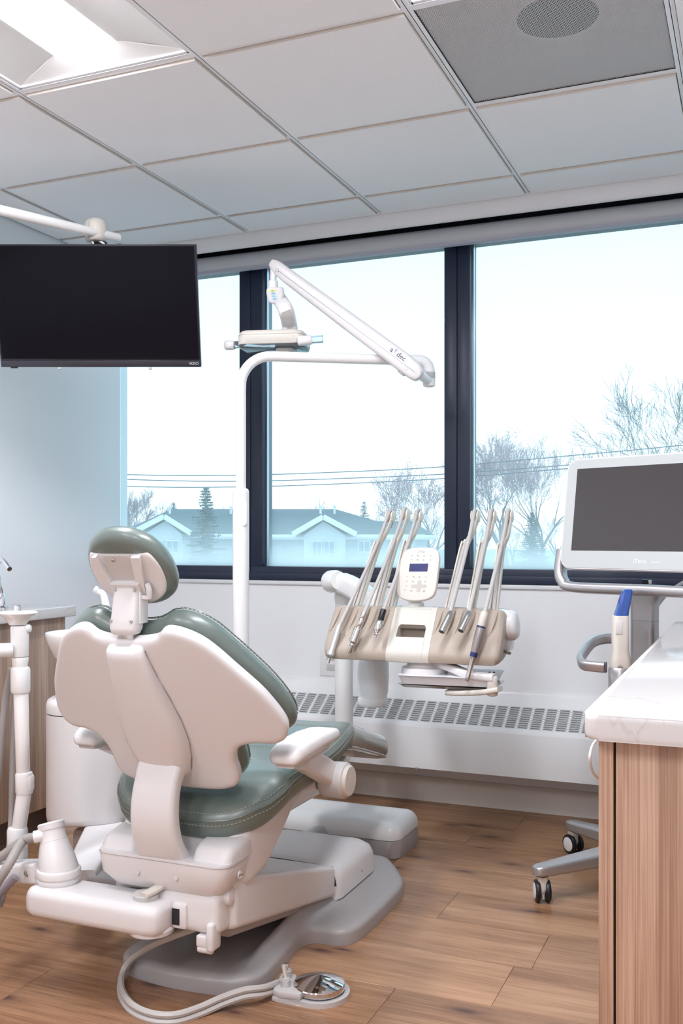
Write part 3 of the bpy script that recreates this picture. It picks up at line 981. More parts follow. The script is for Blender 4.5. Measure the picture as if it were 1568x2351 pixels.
for s in (-1, 1):
    put('housing_shoulder', loft([[(CX + s * .128 + sh * s + a, 2.068 + dy + b, z + HZ_ + .16 * (b + dy)) for a, b in rrect(w, d, .022, 5)] for z, w, d, dy, sh in
        ((.325, .102, .134, 0, 0), (.352, .101, .130, .002, 0), (.366, .096, .120, .006, -.001), (.373, .086, .106, .009, -.003), (.375, .074, .094, .010, -.004))]), M_WHITE, hous, angle=50)
for x_ in (-.055, .05):
    put('bolt_cover', lathe((CX + x_, 1.9835, .309), (0, -1, .25), [(.0055, -.006), (.0055, -.0008), (.0045, -.0002), (.001, -.0002)], 14), M_GREYP, hous)
put('underside_plate', loft([[(CX - .01 + a, 2.07 + b, z) for a, b in rrect(w, d, .03, 4)] for z, w, d in ((.247, .22, .09), (.232, .16, .07), (.226, .12, .06))]), M_GREY, hous, angle=50)
bd = Matrix.Translation((CX + .1805, 2.06, .312)) @ Matrix.Rotation(math.pi / 2, 4, 'Z') @ Matrix.Rotation(math.pi / 2, 4, 'X')
badge = put('badge', prism([(0.011 * math.cos(k * math.pi / 12), .009 * math.sin(k * math.pi / 12)) for k in range(24)], bd, -.003, .0004), M_WHITE2, hous)
put('badge_lettering', join(*logo(.0075, bd @ Matrix.Translation((0, 0, .0009)))), M_BLACK, badge, angle=0)

# ---- lift: yoke, sloping arm cover, floor cover
put('lift_yoke', loft([[(CX + x_, yy, .222 + b + dz) for x_, b in [(cx_ + a, b) for a, b in rrect(w, h_, .016, 5)]] for yy, cx_, w, h_, dz in
    ((2.0, .055, .16, .06, .006), (2.004, .055, .185, .078, .006), (2.012, .055, .196, .09, .006), (2.05, .055, .20, .096, .006), (2.14, .04, .23, .095, .006))]), M_WHITE, chair, angle=50)
put('yoke_foot', join(bx(CX + .128, CX + .147, 1.988, 2.03, .150, .215, .006), bx(CX + .098, CX + .135, 1.995, 2.03, .155, .182, .004), cyl((CX + .10, 2.005, .150), (CX + .138, 2.005, .150), .010, n=14, bev=.003)), M_WHITE, chair, angle=50)
def lift_z(y):
    f = (y - 2.03) / .60
    return .187 - .118 * f, .315 - .158 * f
rings = []
for y, w in ((2.052, .150), (2.058, .166), (2.07, .170), (2.30, .172), (2.55, .174), (2.632, .175)):
    z0, z1 = lift_z(y)
    rings.append([(CX + a, y, (z0 + z1) / 2 + b) for a, b in rrect(2 * w, z1 - z0, .014, 5)])
put('lift_arm_cover', loft(rings), M_WHITE, chair, angle=50)
put('lift_arm_frame', loft([[(CX + a, y, lift_z(y)[0] + .0 + b) for a, b in rrect(.29, .05, .01, 3)] for y in (2.08, 2.6)]), M_GREY, chair, angle=50)
put('pivot_pin', cyl((CX + .13, 2.05, .262), (CX + .166, 2.05, .262), .020, n=18, bev=.004), M_WHITE, chair)
put('floor_cover', loft([[(CX + a, 2.80 + b * 1.0, z) for a, b in rrect(2 * w, d, .05, 6)] for z, w, d in
     ((.055, .182, .345), (.11, .180, .34), (.132, .172, .325), (.146, .155, .29), (.151, .12, .22))]), M_WHITE, chair, angle=60)
put('cover_gap', sweep([(CX - .17, 2.634, .10), (CX - .165, 2.638, .15), (CX, 2.638, .153), (CX + .165, 2.638, .15), (CX + .1765, 2.634, .10)], circ(.004, 6)), M_DARK, chair)
screw('screw', (CX + .1805, 2.83, .085), (1, 0, 0), .004, chair)
# ---- base plate
BASE = smooth_outline(mirror([(0, 2.085), (.11, 2.095), (.17, 2.115), (.197, 2.16), (.195, 2.25), (.185, 2.34), (.178, 2.42), (.20, 2.466), (.26, 2.472), (.295, 2.50), (.308, 2.58), (.310, 2.75), (.302, 2.90), (.26, 2.99), (.20, 3.08), (.15, 3.12), (0, 3.125)]), 4)
def base(x, y, h):
    z = 0.030 + h
    ax = abs(x)
    if h > -0.01:
        e = min(1, max(0, h / .018))
        r = math.exp(-((ax - .150) / .020) ** 2) * max(0, min(1, (y - 2.17) / .08)) * max(0, min(1, (2.75 - y) / .08)) * (0.022 + .055 * max(0, min(1, (y - 2.2) / .4)))
        f = 1 / (1 + math.exp((ax - .178) / .006)) / (1 + math.exp(-(y - 2.6) / .012)) / (1 + math.exp((y - 2.95) / .012)) * .036
        z += max(r, f) * e
    return Vector((CX + x - .012, y, z))
put('base_plate', pad(BASE, base, 0.026, 0.016, side=0.0295, step=0.011), M_GREY, chair, angle=70)

# ---- armrests
def armrest(s):
    DZ = -.019
    xc = CX + s * .283 - .013
    r = []
    for y, w, z0, z1 in ((2.096, .040, .593, .603), (2.099, .060, .589, .609), (2.106, .074, .586, .617), (2.12, .083, .585, .627), (2.16, .088, .586, .637), (2.24, .088, .592, .640), (2.32, .082, .598, .636), (2.36, .072, .600, .630), (2.378, .056, .603, .622), (2.384, .03, .607, .616)):
        r.append([(xc + a, y, (z0 + z1) / 2 + b + DZ) for a, b in rrect(w, z1 - z0, min(w, z1 - z0) * .45, 5)])
    p = put('armrest_pad', loft(r), M_WHITE, chair, angle=60)
    put('pad_tray', loft([[(xc + a, y, z + b + DZ) for a, b in rrect(w, .012, .005, 3)] for y, w, z in ((2.112, .05, .583), (2.13, .062, .583), (2.30, .06, .592), (2.34, .04, .596))]), M_GREYP, p, angle=60)
    path = [(xc + s * .002, 2.20, .567), (xc + s * .002, 2.27, .535), (xc + s * .002, 2.34, .503), (xc + s * .002, 2.378, .480)]
    put('arm', sweep(spline(path, 5), rrect(.046, .060, .010, 4), up=(0, .5, .8)), M_WHITE, chair, angle=50)
    hub_c = Vector((xc, 2.385, .472))
    h = put('arm_hub', lathe(hub_c + Vector((-s * .024, 0, 0)), (s, 0, 0), [(.030, 0), (.042, .004), (.046, .012), (.047, .06), (.046, .068), (.044, .070)], 32), M_GREYP, chair, angle=50)
    put('hub_cap', lathe(hub_c + Vector((s * .044, 0, 0)), (s, 0, 0), [(.040, 0), (.040, .008), (.037, .012), (.001, .0125)], 32), M_CREAM, h, angle=50)
    put('arm_bracket', sweep([(xc - s * .03, 2.37, .462), (xc - s * .085, 2.37, .452)], rrect(.035, .03, .008, 3)), M_WHITE, chair)
    put('arm_fork', sweep(spline([(xc - s * .022, 2.30, .555), (xc - s * .020, 2.345, .525), (xc - s * .020, 2.385, .50)], 4), rrect(.006, .03, .0025, 2)), M_GREYP, chair)
armrest(1)
armrest(-1)
# radius arm under the leg section that carries the delivery unit
put('front_pivot_arm', join(loft([[(x + 0, y + 0, z) for x, y, z in [(CX + a, yy, .335 + b) for a, b in rrect(.10, .07, .025, 4)]] for yy in (2.55, 2.95)]),
    sweep(spline([(CX, 2.93, .335), (CX - .03, 3.10, .335), (CX - .09, 3.30, .335), (-1.44, 3.46, .335)], 5), rrect(.085, .07, .028, 4)), lathe((-1.44, 3.46, .30), (0, 0, 1), [(.05, 0), (.058, .008), (.058, .062), (.05, .072), (.04, .075)], 28)), M_WHITE2, chair, angle=50)
put('leg_frame', loft([[(CX + a, yy, zz + b) for a, b in rrect(w, .02, .008, 3)] for yy, w, zz in ((2.6, .22, .445), (2.78, .24, .448), (2.92, .22, .42), (3.02, .16, .395))]), M_WHITE2, chair)

# ================================================================== foot control and its hose
fc = PZ(733, 2284, 0)
foot = thing('foot_control', 'round chrome foot control on a grey base on the floor with a looping hose', 'foot control', (fc.x, fc.y, 0))
bo = []
for k in range(40):
    a = 2 * math.pi * k / 40
    bo.append((.074 * math.cos(a), .074 * math.sin(a)))
ang = math.atan2(-.02, -.10)
bo2 = [p for p in bo if not (p[0] < -.05)]
bo2 = [p for p in bo if p[0] > -.046]
bo2 = sorted(bo2, key=lambda p: math.atan2(p[1], p[0])) + [(-.088, .052), (-.104, .046), (-.106, -.050), (-.090, -.058)]
Rz = Matrix.Translation(fc) @ Matrix.Rotation(math.radians(14), 4, 'Z')
foot_b = put('base', prism(bo2, Rz, 0.0, .012, .004, 2), M_GREYP, foot, angle=40)
put('switch_block', join(prism([(-.102, .044), (-.066, .044), (-.058, .02), (-.064, 0), (-.06, -.03), (-.03, -.052), (-.034, -.064), (-.086, -.058), (-.104, -.046)], Rz, .012, .028, .004, 2)), M_GREYP, foot_b, angle=40)
put('disc', lathe(fc + Vector((0, 0, .014)), (0, 0, 1), [(.050, 0), (.060, .001), (.0625, .005), (.0625, .014), (.061, .0165), (.058, .018), (.002, .034), (.0001, .034)], 64), M_CHROME, foot, angle=30)
put('disc_skirt', lathe(fc + Vector((0, 0, .010)), (0, 0, 1), [(.055, 0), (.058, .004), (.056, .008)], 40), M_DARK, foot)
for (a, b, hh, cap) in ((-.082, .018, .034, True), (-.076, -.028, .03, False)):
    p = Rz @ Vector((a, b, .026))
    q = put('switch_post', lathe(p, (0, 0, 1), [(.0105, 0), (.0105, hh * .6), (.009, hh * .62), (.009, hh * .7)], 18), M_GREYP, foot)
    if cap:
        put('chrome_button', lathe(p + Vector((0, 0, hh * .7)), (0, 0, 1), [(.008, 0), (.0085, .006), (.007, .012), (.001, .0128)], 16), M_CHROME, q)
    else:
        put('toggle', tube([p + Vector((0, 0, hh * .6)), p + Vector((-.004, .002, .03)), p + Vector((-.008, .005, .05))], [.0035, .004, .0062], n=10), M_CREAM, q)
hp = [PZ(455, 2128, .17), PZ(400, 2148, .14), PZ(350, 2170, .10), PZ(305, 2200, .055), PZ(282, 2236, .018), PZ(278, 2275, .011), PZ(300, 2312, .011), PZ(345, 2334, .011), PZ(400, 2338, .011), PZ(455, 2322, .013), PZ(510, 2298, .022), PZ(560, 2281, .032), PZ(605, 2275, .030), Rz @ Vector((-.10, -.012, .020))]
P_ = spline(hp, 6)
put('hose', sweep(P_, [(a - .0075, b) for a, b in circ(.008, 8)], up=(0, 0, 1)), M_HOSE, foot)
put('hose', sweep(P_, [(a + .0075, b) for a, b in circ(.008, 8)], up=(0, 0, 1)), M_HOSE, foot)

# ================================================================== floor box with corrugated conduit
fb = thing('floor_utility_box', 'low rounded grey and white utility box on the floor beyond the chair base', 'utility box', (-1.45, 3.33, 0))
fo = rrect(.62, .255, .045, 6)
fbm = Matrix.Translation((-1.445, 3.33, 0))
put('box_base', prism(fo, fbm, 0, .062, .003, 1), M_GREY, fb, angle=40)
put('box_lid', pad([(a * 1.0, b * 1.0) for a, b in fo], lambda u, v, h: fbm @ Vector((u, v, .075 + h)), .045, .045, side=.011, step=.018), M_GREYP if False else M_WHITE2, fb, angle=60)
put('lid_gap', prism(offset_outline(fo, -.003), fbm, .06, .066), M_DARK, fb)
# ribbed conduit from box to base
cpts = spline([(-1.42, 3.22, .055), (-1.44, 3.17, .055), (-1.45, 3.10, .05)], 14)
put('conduit', sweep(cpts, circ(.034, 20), scale=[1.0 if i % 2 else .90 for i in range(len(cpts))]), M_GREYP, fb, angle=70)

# ================================================================== operating light on its post
LD = 3.45
lp = PD(553, 1500, LD)
lx, ly = lp.x, lp.y
light = thing('operating_light', 'white dental operating light on a tall bent pole in front of the window', 'dental light', (lx, ly, 0))
zt = PD(553, 1122, LD).z
put('pole_foot', lathe((lx, ly, 0), (0, 0, 1), [(.07, 0), (.075, .004), (.075, .02), (.06, .03), (.035, .04)], 32), M_WHITE2, light)
pole = put('lower_pole', lathe((lx, ly, .02), (0, 0, 1), [(.0285, 0), (.0285, zt - .035), (.0275, zt - .027), (.024, zt - .021), (.019, zt - .019), (.018, zt - .018)], 32), M_GLOSSW, light)
put('cable_hatch', pad(rrect(.026, .085, .012, 5), lambda u, v, h: Vector((lx, ly, PD(553, 1180, LD).z + v)) + Matrix.Rotation(YAW - .05, 3, 'Z') @ Vector((u + .012, -.0255 - h, 0)), .003, .0025, side=.004, step=.01), M_WHITE2, pole, angle=40)
zb = PD(600, 816, LD).z
e1 = PD(985, 826, 3.56)
ld = (Vector((e1.x, e1.y, 0)) - Vector((lx, ly, 0)))
L0 = ld.length; ld.normalize()
R_ = .105
arc = [Vector((lx, ly, zt - .03)), Vector((lx, ly, zb - R_ - .02))]
for k in range(1, 12):
    a = math.pi / 2 * k / 12
    arc.append(Vector((lx, ly, zb - R_)) + ld * (R_ * (1 - math.cos(a))) + Vector((0, 0, R_ * math.sin(a))))
arc.append(Vector((lx, ly, zb)) + ld * (R_ + .01))
arc.append(Vector((lx, ly, zb)) + ld * (L0 - .05))
put('bent_tube', sweep(arc, circ(.0178, 20), up=(1, 0, 0)), M_GLOSSW, light, angle=60)
ze = PD(990, 885, 3.56).z
arc = [Vector((lx, ly, zb)) + ld * (L0 - .14)]
for k in range(0, 9):
    a = math.pi / 2 * k / 8
    arc.append(Vector((lx, ly, zb - .036)) + ld * (L0 - .036 + .036 * math.sin(a)) + Vector((0, 0, .036 * math.cos(a))))
arc.append(Vector((lx, ly, zb - .062)) + ld * L0)
put('elbow', sweep(arc, circ(.0205, 20), up=(0, 0, 1)), M_WHITE2, light, angle=60)
ec = Vector((lx, ly, 0)) + ld * L0
put('swivel_collar', lathe((ec.x, ec.y, ze - .006), (0, 0, 1), [(.012, 0), (.02, .003), (.0225, .010), (.0225, .052), (.0215, .0535), (.0225, .055), (.0225, zb - .062 - ze + .004)], 24), M_WHITE2, light)
# spring arm from the elbow up to the lamp
a0 = PD(967, 862, 3.45)
a1 = PD(628, 610, 3.62)
ax = (a1 - a0).normalized()
up = Vector((0, 0, 1)); up = (up - ax * up.dot(ax)).normalized()
sd = ax.cross(up)
L1 = (a1 - a0).length
rings = []
for f, h, w, dz in ((0.0, .034, .030, -.004), (.01, .050, .036, -.004), (.04, .062, .040, -.002), (.12, .067, .042, 0), (.5, .062, .04, 0), (.9, .053, .038, 0), (.97, .049, .036, .002), (1.0, .040, .032, .003), (1.02, .026, .022, .004)):
    c = a0 + ax * (L1 * f) + up * dz
    rings.append([c + sd * a + up * b for a, b in rrect(w, h, min(w, h) * .40, 5)])
put('arm_hinge', cyl((ec.x, ec.y, ze + .015), a0 + ax * .02, .017, n=18, bev=.004), M_WHITE2, light)
arm = put('spring_arm', loft(rings), M_WHITE, light, angle=60)
toward = -1 if sd.dot(Vector((0, 0, EYE)) - a0) < 0 else 1
fs = sd * (toward * .0206)
put('seam_line', tube([a0 + ax * (L1 * f) + up * (-.004) + fs * (1.0 if f < .3 else .975) for f in (.03, .1, .3, .6, .95)], .0009, n=5, sub=1), mat('shadow seam 3', (0.35, 0.36, 0.4), 0.6), arm)
for f, dz, r in ((.075, -.013, .0045), (.955, -.006, .0055), (.10, .004, .0028)):
    screw('screw', a0 + ax * (L1 * f) + up * dz + fs * (1.0 if f < .5 else .93), sd * toward, r, arm)
lm = Matrix((-ax, up, sd * toward)).transposed().to_4x4()
if Matrix((-ax, up, sd * toward)).determinant() < 0:
    lm = Matrix((-ax, up, sd * toward)).transposed().to_4x4()
lm.translation = a0 + ax * (L1 * .155) + up * .011 + fs * 1.03
M_NAVY = mat('dark blue print', (0.03, 0.04, 0.10), 0.5)
w_, f_ = logo(.026, lm)
put('arm_lettering', w_, M_NAVY, arm, angle=0)
stuff(put('emblem_fan', f_, mat('pale blue print', (.42, .50, .66), .5), arm, angle=0))
put('arm_spring_clip', box((0, 0, 0), (.03, .012, .018), .004, M=frame(a0 + ax * (L1 * .09) - up * .032, ax, up)), M_SILVER, arm)
# down tube, yoke with key pad, lamp head
t0 = PD(628, 618, 3.62)
t1 = PD(627, 662, 3.62)
put('drop_tube', join(cyl(t0, t1, .012, n=18), lathe(t1 + Vector((0, 0, -.006)), (0, 0, 1), [(.0185, 0), (.0185, .030), (.016, .033), (.012, .033)], 20)), M_WHITE2, light)
nk = [PD(632, 676, 3.59), PD(643, 690, 3.61), PD(656, 712, 3.53), PD(664, 742, 3.64), PD(668, 775, 3.64)]
nkp = spline(nk, 6)
neck = put('lamp_neck', sweep(nkp, rrect(.052, .040, .014, 5), up=(.3, -1, 0), scale=[(1.0 + .10 * (i / len(nkp)), 1.0 - .15 * (i / len(nkp))) for i in range(len(nkp))]), M_WHITE, light, angle=60)
kf = PD(631, 678, 3.56)
nrm = (Vector((0, 0, EYE)) - kf).normalized()
KM = frame(kf, Vector((math.cos(YAW), math.sin(YAW), 0)), Vector((0, 0, 1)) + nrm * .25)
head_k = put('key_pad_housing', pad(smooth_outline([(-.030, .012), (-.022, .026), (.004, .028), (.026, .026), (.032, .004), (.022, -.022), (0, -.030), (-.022, -.022)], 4), lambda u, v, h: KM @ Vector((u, v, h)), .012, .008, side=.05, step=.012), M_WHITE, light, angle=60)
for i, (c_, off) in enumerate((((.72, .78, .10), -.008), ((.35, .68, .85), -.005), ((.35, .68, .85), -.003), ((.35, .68, .85), 0))):
    b_ = put('key', prism(rrect(.018, .006, .0022, 3), KM @ Matrix.Translation((off, .016 - i * .0095, .0078)), 0, .0012), mat('key colour %d' % i, c_, .4), head_k)
    put('key_symbol', prism(circ(.0014, 8), KM @ Matrix.Translation((off, .016 - i * .0095, .009)), 0, .0004), M_BLACK, b_)
hcx = PD(632, 787, 3.62)
hl = PD(556, 787, 3.65); hr = PD(706, 783, 3.60)
hx = (hr - hl).normalized()
HM = frame((hl + hr) / 2, hx, Vector((-hx.y, hx.x, 0)))
hw = (hr - hl).length
lamp_top = put('lamp_head', loft([[HM @ Vector((a, b, z)) for a, b in rrect(hw * s, .15 * s, .035 * s, 6)] for z, s in ((-.020, .97), (-.018, 1.0), (.014, 1.0), (.020, .985), (.028, .94), (.031, .88))]), M_CREAM, light, angle=50)
put('head_seam', tube([HM @ Vector((a, b, .015)) for a, b in rrect(hw * 1.003, .1505, .035, 6)], .0009, n=4, sub=1, closed=True), mat('shadow seam 4', (0.5, 0.47, 0.42), 0.6), lamp_top)
M_CLEAR = mat('clear acrylic', (0.9, 0.95, 1.0), 0.05, trans=0.9, ior=1.3)
put('front_shield', loft([[HM @ Vector((a, b, z)) for a, b in rrect(hw * s, .15 * s, .035 * s, 6)] for z, s in ((-.020, .985), (-.028, .97), (-.031, .93))]), M_CLEAR, light, angle=50)
put('lens_housing', loft([[HM @ Vector((.045 + a, b, z)) for a, b in rrect(.066 * s, .09 * s, .02 * s, 5)] for z, s in ((-.026, 1), (-.045, .95), (-.052, .8), (-.054, .6))]), M_GREYP, light, angle=50)
def lamp_handle(p0, p1, flip):
    d = (p1 - p0).normalized()
    M = frame(p0, d, (0, 0, 1))
    L = (p1 - p0).length
    put('handle_bar', loft([[M @ Vector((L * f, b, a)) for a, b in rrect(.03 * s, .026 * s, .008, 4)] for f, s in ((0, .9), (.98, 1), (1, .9))]), M_CLEAR, light)
    put('handle_grip', loft([[M @ Vector((x, b, a)) for a, b in rrect(.035 * s, .034 * s, .013 * s, 5)] for x, s in (flip)]), M_WHITE, light, angle=50)
lamp_handle(PD(522, 793, 3.66), PD(556, 791, 3.65), ((-.010, .7), (-.006, .95), (.010, 1), (.024, .95), (.028, .8)))
lamp_handle(PD(683, 783, 3.53), PD(742, 778, 3.53), ((.0, .8), (.004, 1), (.02, 1), (.048, .95), (.052, .8)))

# ================================================================== wall screen on a swing arm
TD = 3.46
tR = Vector((math.cos(YAW), math.sin(YAW), 0)); tF = Vector((-math.sin(YAW), math.cos(YAW), 0))
top_r = PD(450, 561, TD); bot_r = PD(461, 843, TD * 1.036)
bot_l = PD(2, 845, TD * 1.036)
upv = (top_r - bot_r); th = upv.length; upv.normalize()
tw = (bot_r - bot_l).length
upv = (upv - tR * upv.dot(tR)).normalized()
TM = frame((top_r + bot_r) / 2 - tR * (tw / 2), tR, upv)          # z of this frame faces the viewer
tv = thing('television', 'large black flat television screen on a swing arm, upper left', 'television', tuple(TM.translation))
M_SCREEN = mat('black glossy screen', (0.005, 0.005, 0.009), 0.12, spec=0.13)
put('bezel', join(box((0, 0, -.012), (tw, th, .022), .002, M=TM)), mat('black bezel', (0.012, 0.013, 0.02), 0.3), tv)
put('screen_glass', box((0, .012, .0002), (tw - .014, th - .036, .003), M=TM), M_SCREEN, tv, angle=0)
put('chin_strip', box((0, -th / 2 + .013, .0004), (tw - .004, .022, .003), .001, M=TM), mat('dark satin strip', (0.03, 0.03, 0.04), 0.25), tv)
put('rear_case', box((0, -.02, -.04), (tw * .8, th * .75, .04), .01, M=TM), M_BLACK, tv)
put('brand_lettering', text_mesh('VIZIO', .0135, TM @ Matrix.Translation((tw / 2 - .025, -th / 2 + .013, .0024))), mat('pale print', (0.65, 0.66, 0.7), 0.4), tv, angle=0)
for px_ in (345, 137):
    c = PD(px_, 846, TD * 1.036)
    put('rubber_bumper', lathe(c, (0, 0, -1), [(.006, -.004), (.006, .002), (.004, .004), (.001, .0045)], 12), M_GREYP, tv)
put('sensor', box((-tw / 2 + .045, -th / 2 - .002, -.01), (.025, .006, .01), .002, M=TM), M_BLACK, tv)
mount = thing('screen_swing_arm', 'pale tubular ceiling-height swing arm holding the black screen', 'mounting arm', (XL, 1.15, 2.13))
q0, q1 = Vector((-2.285, 2.59, 2.172)), Vector((-2.115, 2.99, 2.172))
dirv = (q0 - q1).normalized()
k_ = (XL + .03 - q0.x) / dirv.x
q2 = q0 + dirv * k_
put('arm_tube', join(cyl(q2, q1, .0175, n=24, bev=.008)), M_GLOSSW, mount, angle=50)
put('wall_plate', join(bx(XL, XL + .02, q2.y - .06, q2.y + .06, 2.03, 2.24, .004), cyl((XL + .03, q2.y, 2.06), (XL + .03, q2.y, 2.20), .028, n=20, bev=.004)), M_WHITE2, mount)
kc = PD(220, 527, 3.53)
knk = put('knuckle', lathe(kc + Vector((0, 0, -.045)), (0, 0, 1), [(.024, 0), (.034, .002), (.0385, .015), (.040, .032), (.0395, .055), (.036, .070), (.026, .080), (.012, .084), (.001, .085)], 32), M_CREAM, mount, angle=60)
put('knuckle_seam', tube([kc + Vector((0, 0, -.045)) + Matrix.Rotation(YAW - .25, 3, 'Z') @ Vector((-.006, -r_ * 1.005, h_)) for r_, h_ in ((.034, .002), (.0385, .015), (.040, .032), (.0395, .055), (.036, .070), (.026, .080), (.012, .084))], .0008, n=4, sub=1), mat('shadow seam 5', (0.4, 0.36, 0.3), .6), knk)
yk = PD(226, 553, 3.53)
put('yoke', join(*[sweep([kc + tR * (s * .012 + .002) + Vector((0, 0, -.042)), yk + tR * (s * .022 + .008) + Vector((0, 0, -.02)), yk + tR * (s * .026 + .012) + Vector((0, 0, -.10))], rrect(.012, .03, .004, 3), up=tF) for s in (-1, 1)]), M_SILVER, mount)
put('tilt_joint', join(cyl(yk + tR * -.02 + Vector((0, 0, -.02)), yk + tR * .03 + Vector((0, 0, -.02)), .016, n=16), box((0, 0, 0), (.12, .10, .012), .003, M=TM @ Matrix.Translation((0.03, .03, -.066))), sweep([yk + Vector((0, 0, -.02)), yk + Vector((0, 0, -.12)) - tF * .005], rrect(.03, .03, .008, 3))), M_BLACK, mount)

# ================================================================== delivery unit
DX, DY = -1.44, 3.46
unit = thing('delivery_unit', 'dental instrument delivery unit with tan console on a white post by the window', 'dental unit', (DX, DY, .33))
zpt = PD(778, 1320, 3.72).z
put('post', join(lathe((DX, DY, .36), (0, 0, 1), [(.034, 0), (.034, zpt - .40), (.0335, zpt - .385)], 32)), M_GLOSSW, unit)
pe = Vector((DX, DY, zpt - .012))
put('post_elbow', join(lathe((DX, DY, zpt - .11), (0, 0, 1), [(.034, 0), (.037, .02), (.037, .08)], 28), lathe(PD(757, 1336, 3.72), (PD(800, 1330, 3.6) - PD(757, 1336, 3.72)), [(.030, -.002), (.040, .004), (.042, .012), (.040, .05), (.034, .07)], 28)), M_GLOSSW, unit, angle=50)
HC = Vector((-1.0, 3.02, .80))
armp = spline([PD(785, 1338, 3.68), PD(815, 1352, 3.62), PD(880, 1395, 3.46), PD(950, 1440, 3.32)], 6)
put('flex_arm', sweep(armp, rrect(.062, .075, .020, 5)), M_GLOSSW, unit, angle=50)
# console: cross section (y, z) swept along x in three parts
HRZ = Matrix.Translation((-1.012, 3.005, .725)) @ Matrix.Rotation(math.radians(2.5), 4, 'Z')
CP = [(.085, .012), (.085, .130), (.078, .146), (.055, .152), (.035, .146), (-.045, .052), (-.066, .022), (-.070, .004), (-.064, -.010), (-.045, -.014), (.03, -.010), (.07, 0)]
def csec(x, s=1.0, dy=0.0):
    cy, cz = .02, .065
    return [HRZ @ Vector((x, cy + (y - cy) * s + dy, cz + (z - cz) * s)) for y, z in CP]
def section(name, x0, x1, mt, r0, r1, parent=unit):
    rings = []
    if r0: rings += [csec(x0, .80), csec(x0 + .006, .92), csec(x0 + .016, .98), csec(x0 + .03, 1.0)]
    else: rings += [csec(x0)]
    n = 6
    for k in range(1, n): rings.append(csec(x0 + .03 + (x1 - x0 - .06) * k / n))
    if r1: rings += [csec(x1 - .03, 1.0), csec(x1 - .016, .98), csec(x1 - .006, .92), csec(x1, .80)]
    else: rings += [csec(x1)]
    return put(name, loft(rings), mt, parent, angle=40)
c_l = section('console_side', -.283, -.072, M_TAN, True, False)
c_r = section('console_side', .068, .285, M_TAN, False, True)
# middle section with a recessed handle opening, made of bars around the hole
def csurf(f):
    "point on the sloping face, f 0 at the top edge, 1 at the lower lip"
    a, b = Vector((0, .035, .146)), Vector((0, -.062, .030))
    return a + (b - a) * f
rings = [csec(x, 1.012) for x in (-.0715, -.045)]
c_m = put('console_middle', loft([csec(-.0715, 1.012), csec(-.048, 1.012)]), M_CREAM, unit, angle=40)
put('handle_cheek', loft([csec(.044, 1.012), csec(.0675, 1.012)]), M_CREAM, c_m, angle=40)
def bar(f0, f1, th=.02, extra=None):
    a, b = csurf(f0), csurf(f1)
    n = Vector((0, -.116, .097)).normalized()
    out = []
    for x in (-.050, .046):
        out.append([HRZ @ (Vector((x, 0, 0)) + p) for p in (a + n * .0012, b + n * .0012, b - n * th, a - n * th)])
    return loft(out)
put('handle_top_bar', join(bar(-.02, .40), loft([[HRZ @ Vector((x, y, z)) for y, z in ((.086, .012), (.086, .131), (.078, .148), (.055, .154), (.033, .147), (.04, .12), (.06, .012))] for x in (-.05, .046)])), M_CREAM, c_m, angle=40)
put('handle_lower_bar', loft([[HRZ @ Vector((x, y, z)) for y, z in ((-.038, .064), (-.047, .053), (-.068, .022), (-.072, .004), (-.066, -.011), (-.045, -.016), (-.03, -.012), (-.03, .05))] for x in (-.05, .046)]), M_CREAM, c_m, angle=40)
put('handle_recess', bx(0, 1, 0, 1, 0, 1) if False else xf(bx(-.049, .045, .034, .038, .015, .125), HRZ), M_TAN, c_m)
for sx_ in (-1, 1):
    cc = -.002
    rr = []
    for k in range(6):
        a = math.pi / 2 * k / 5
        rr.append((math.cos(a), math.sin(a)))
# rounded inner corners of the opening
for sx_, x_ in ((1, -.048), (-1, .044)):
    for f_, sf in ((.40, 1), (.835, -1)):
        n = Vector((0, -.116, .097)).normalized()
        poly = [(0, 0)] + [(.010 - .010 * math.sin(math.pi / 2 * k / 5), .11 * (1 - math.cos(math.pi / 2 * k / 5))) for k in range(6)]
        pts0 = [csurf(f_ + sf * b) + Vector((x_ + sx_ * a, 0, 0)) for a, b in poly]
        put('corner_fillet', loft([[HRZ @ (p + n * .001) for p in pts0], [HRZ @ (p - n * .012) for p in pts0]]), M_CREAM, c_m, angle=30)
rear = put('rear_case', join(loft([[HRZ @ Vector((x, .135 + a, .075 + b)) for a, b in rrect(.13 * s, .145 * s, .04 * s, 5)] for x, s in ((-.25, .85), (-.235, 1), (.25, 1), (.272, .95), (.285, .8))])), M_GLOSSW, unit, angle=50)
put('side_knob', join(lathe(HRZ @ Vector((.255, .10, .095)), (1, 0, .1), [(.042, 0), (.048, .01), (.048, .045), (.04, .056), (.02, .06)], 28)), M_WHITE2, rear, angle=50)
put('hose_barb', join(cyl(HRZ @ Vector((.27, .03, .03)), HRZ @ Vector((.305, .01, .02)), .005, n=10), lathe(HRZ @ Vector((.29, .02, .026)), HRZ.to_3x3() @ Vector((.035, -.02, -.01)), [(.004, 0), (.008, .004), (.008, .010), (.004, .013)], 10)), M_STEEL, unit)
# shallow holder grooves for the instruments on the tan faces
def hangers(xs_):
    for x_ in xs_:
        n = Vector((0, -.116, .097)).normalized()
        a, b = csurf(.02), csurf(.62)
        pts = [HRZ @ (Vector((x_ + .006, 0, 0)) + a), HRZ @ (Vector((x_, 0, 0)) + (a + b) / 2 + n * .004), HRZ @ (Vector((x_ - .008, 0, 0)) + b)]
        for s in (-1, 1):
            put('holder_ridge', tube([p + Vector((s * .020, 0, 0)) for p in pts], [.003, .006, .002], n=8, sub=4), M_TAN, c_l if x_ < 0 else c_r)
hangers((-.245, -.185, -.118, .10, .165, .235))
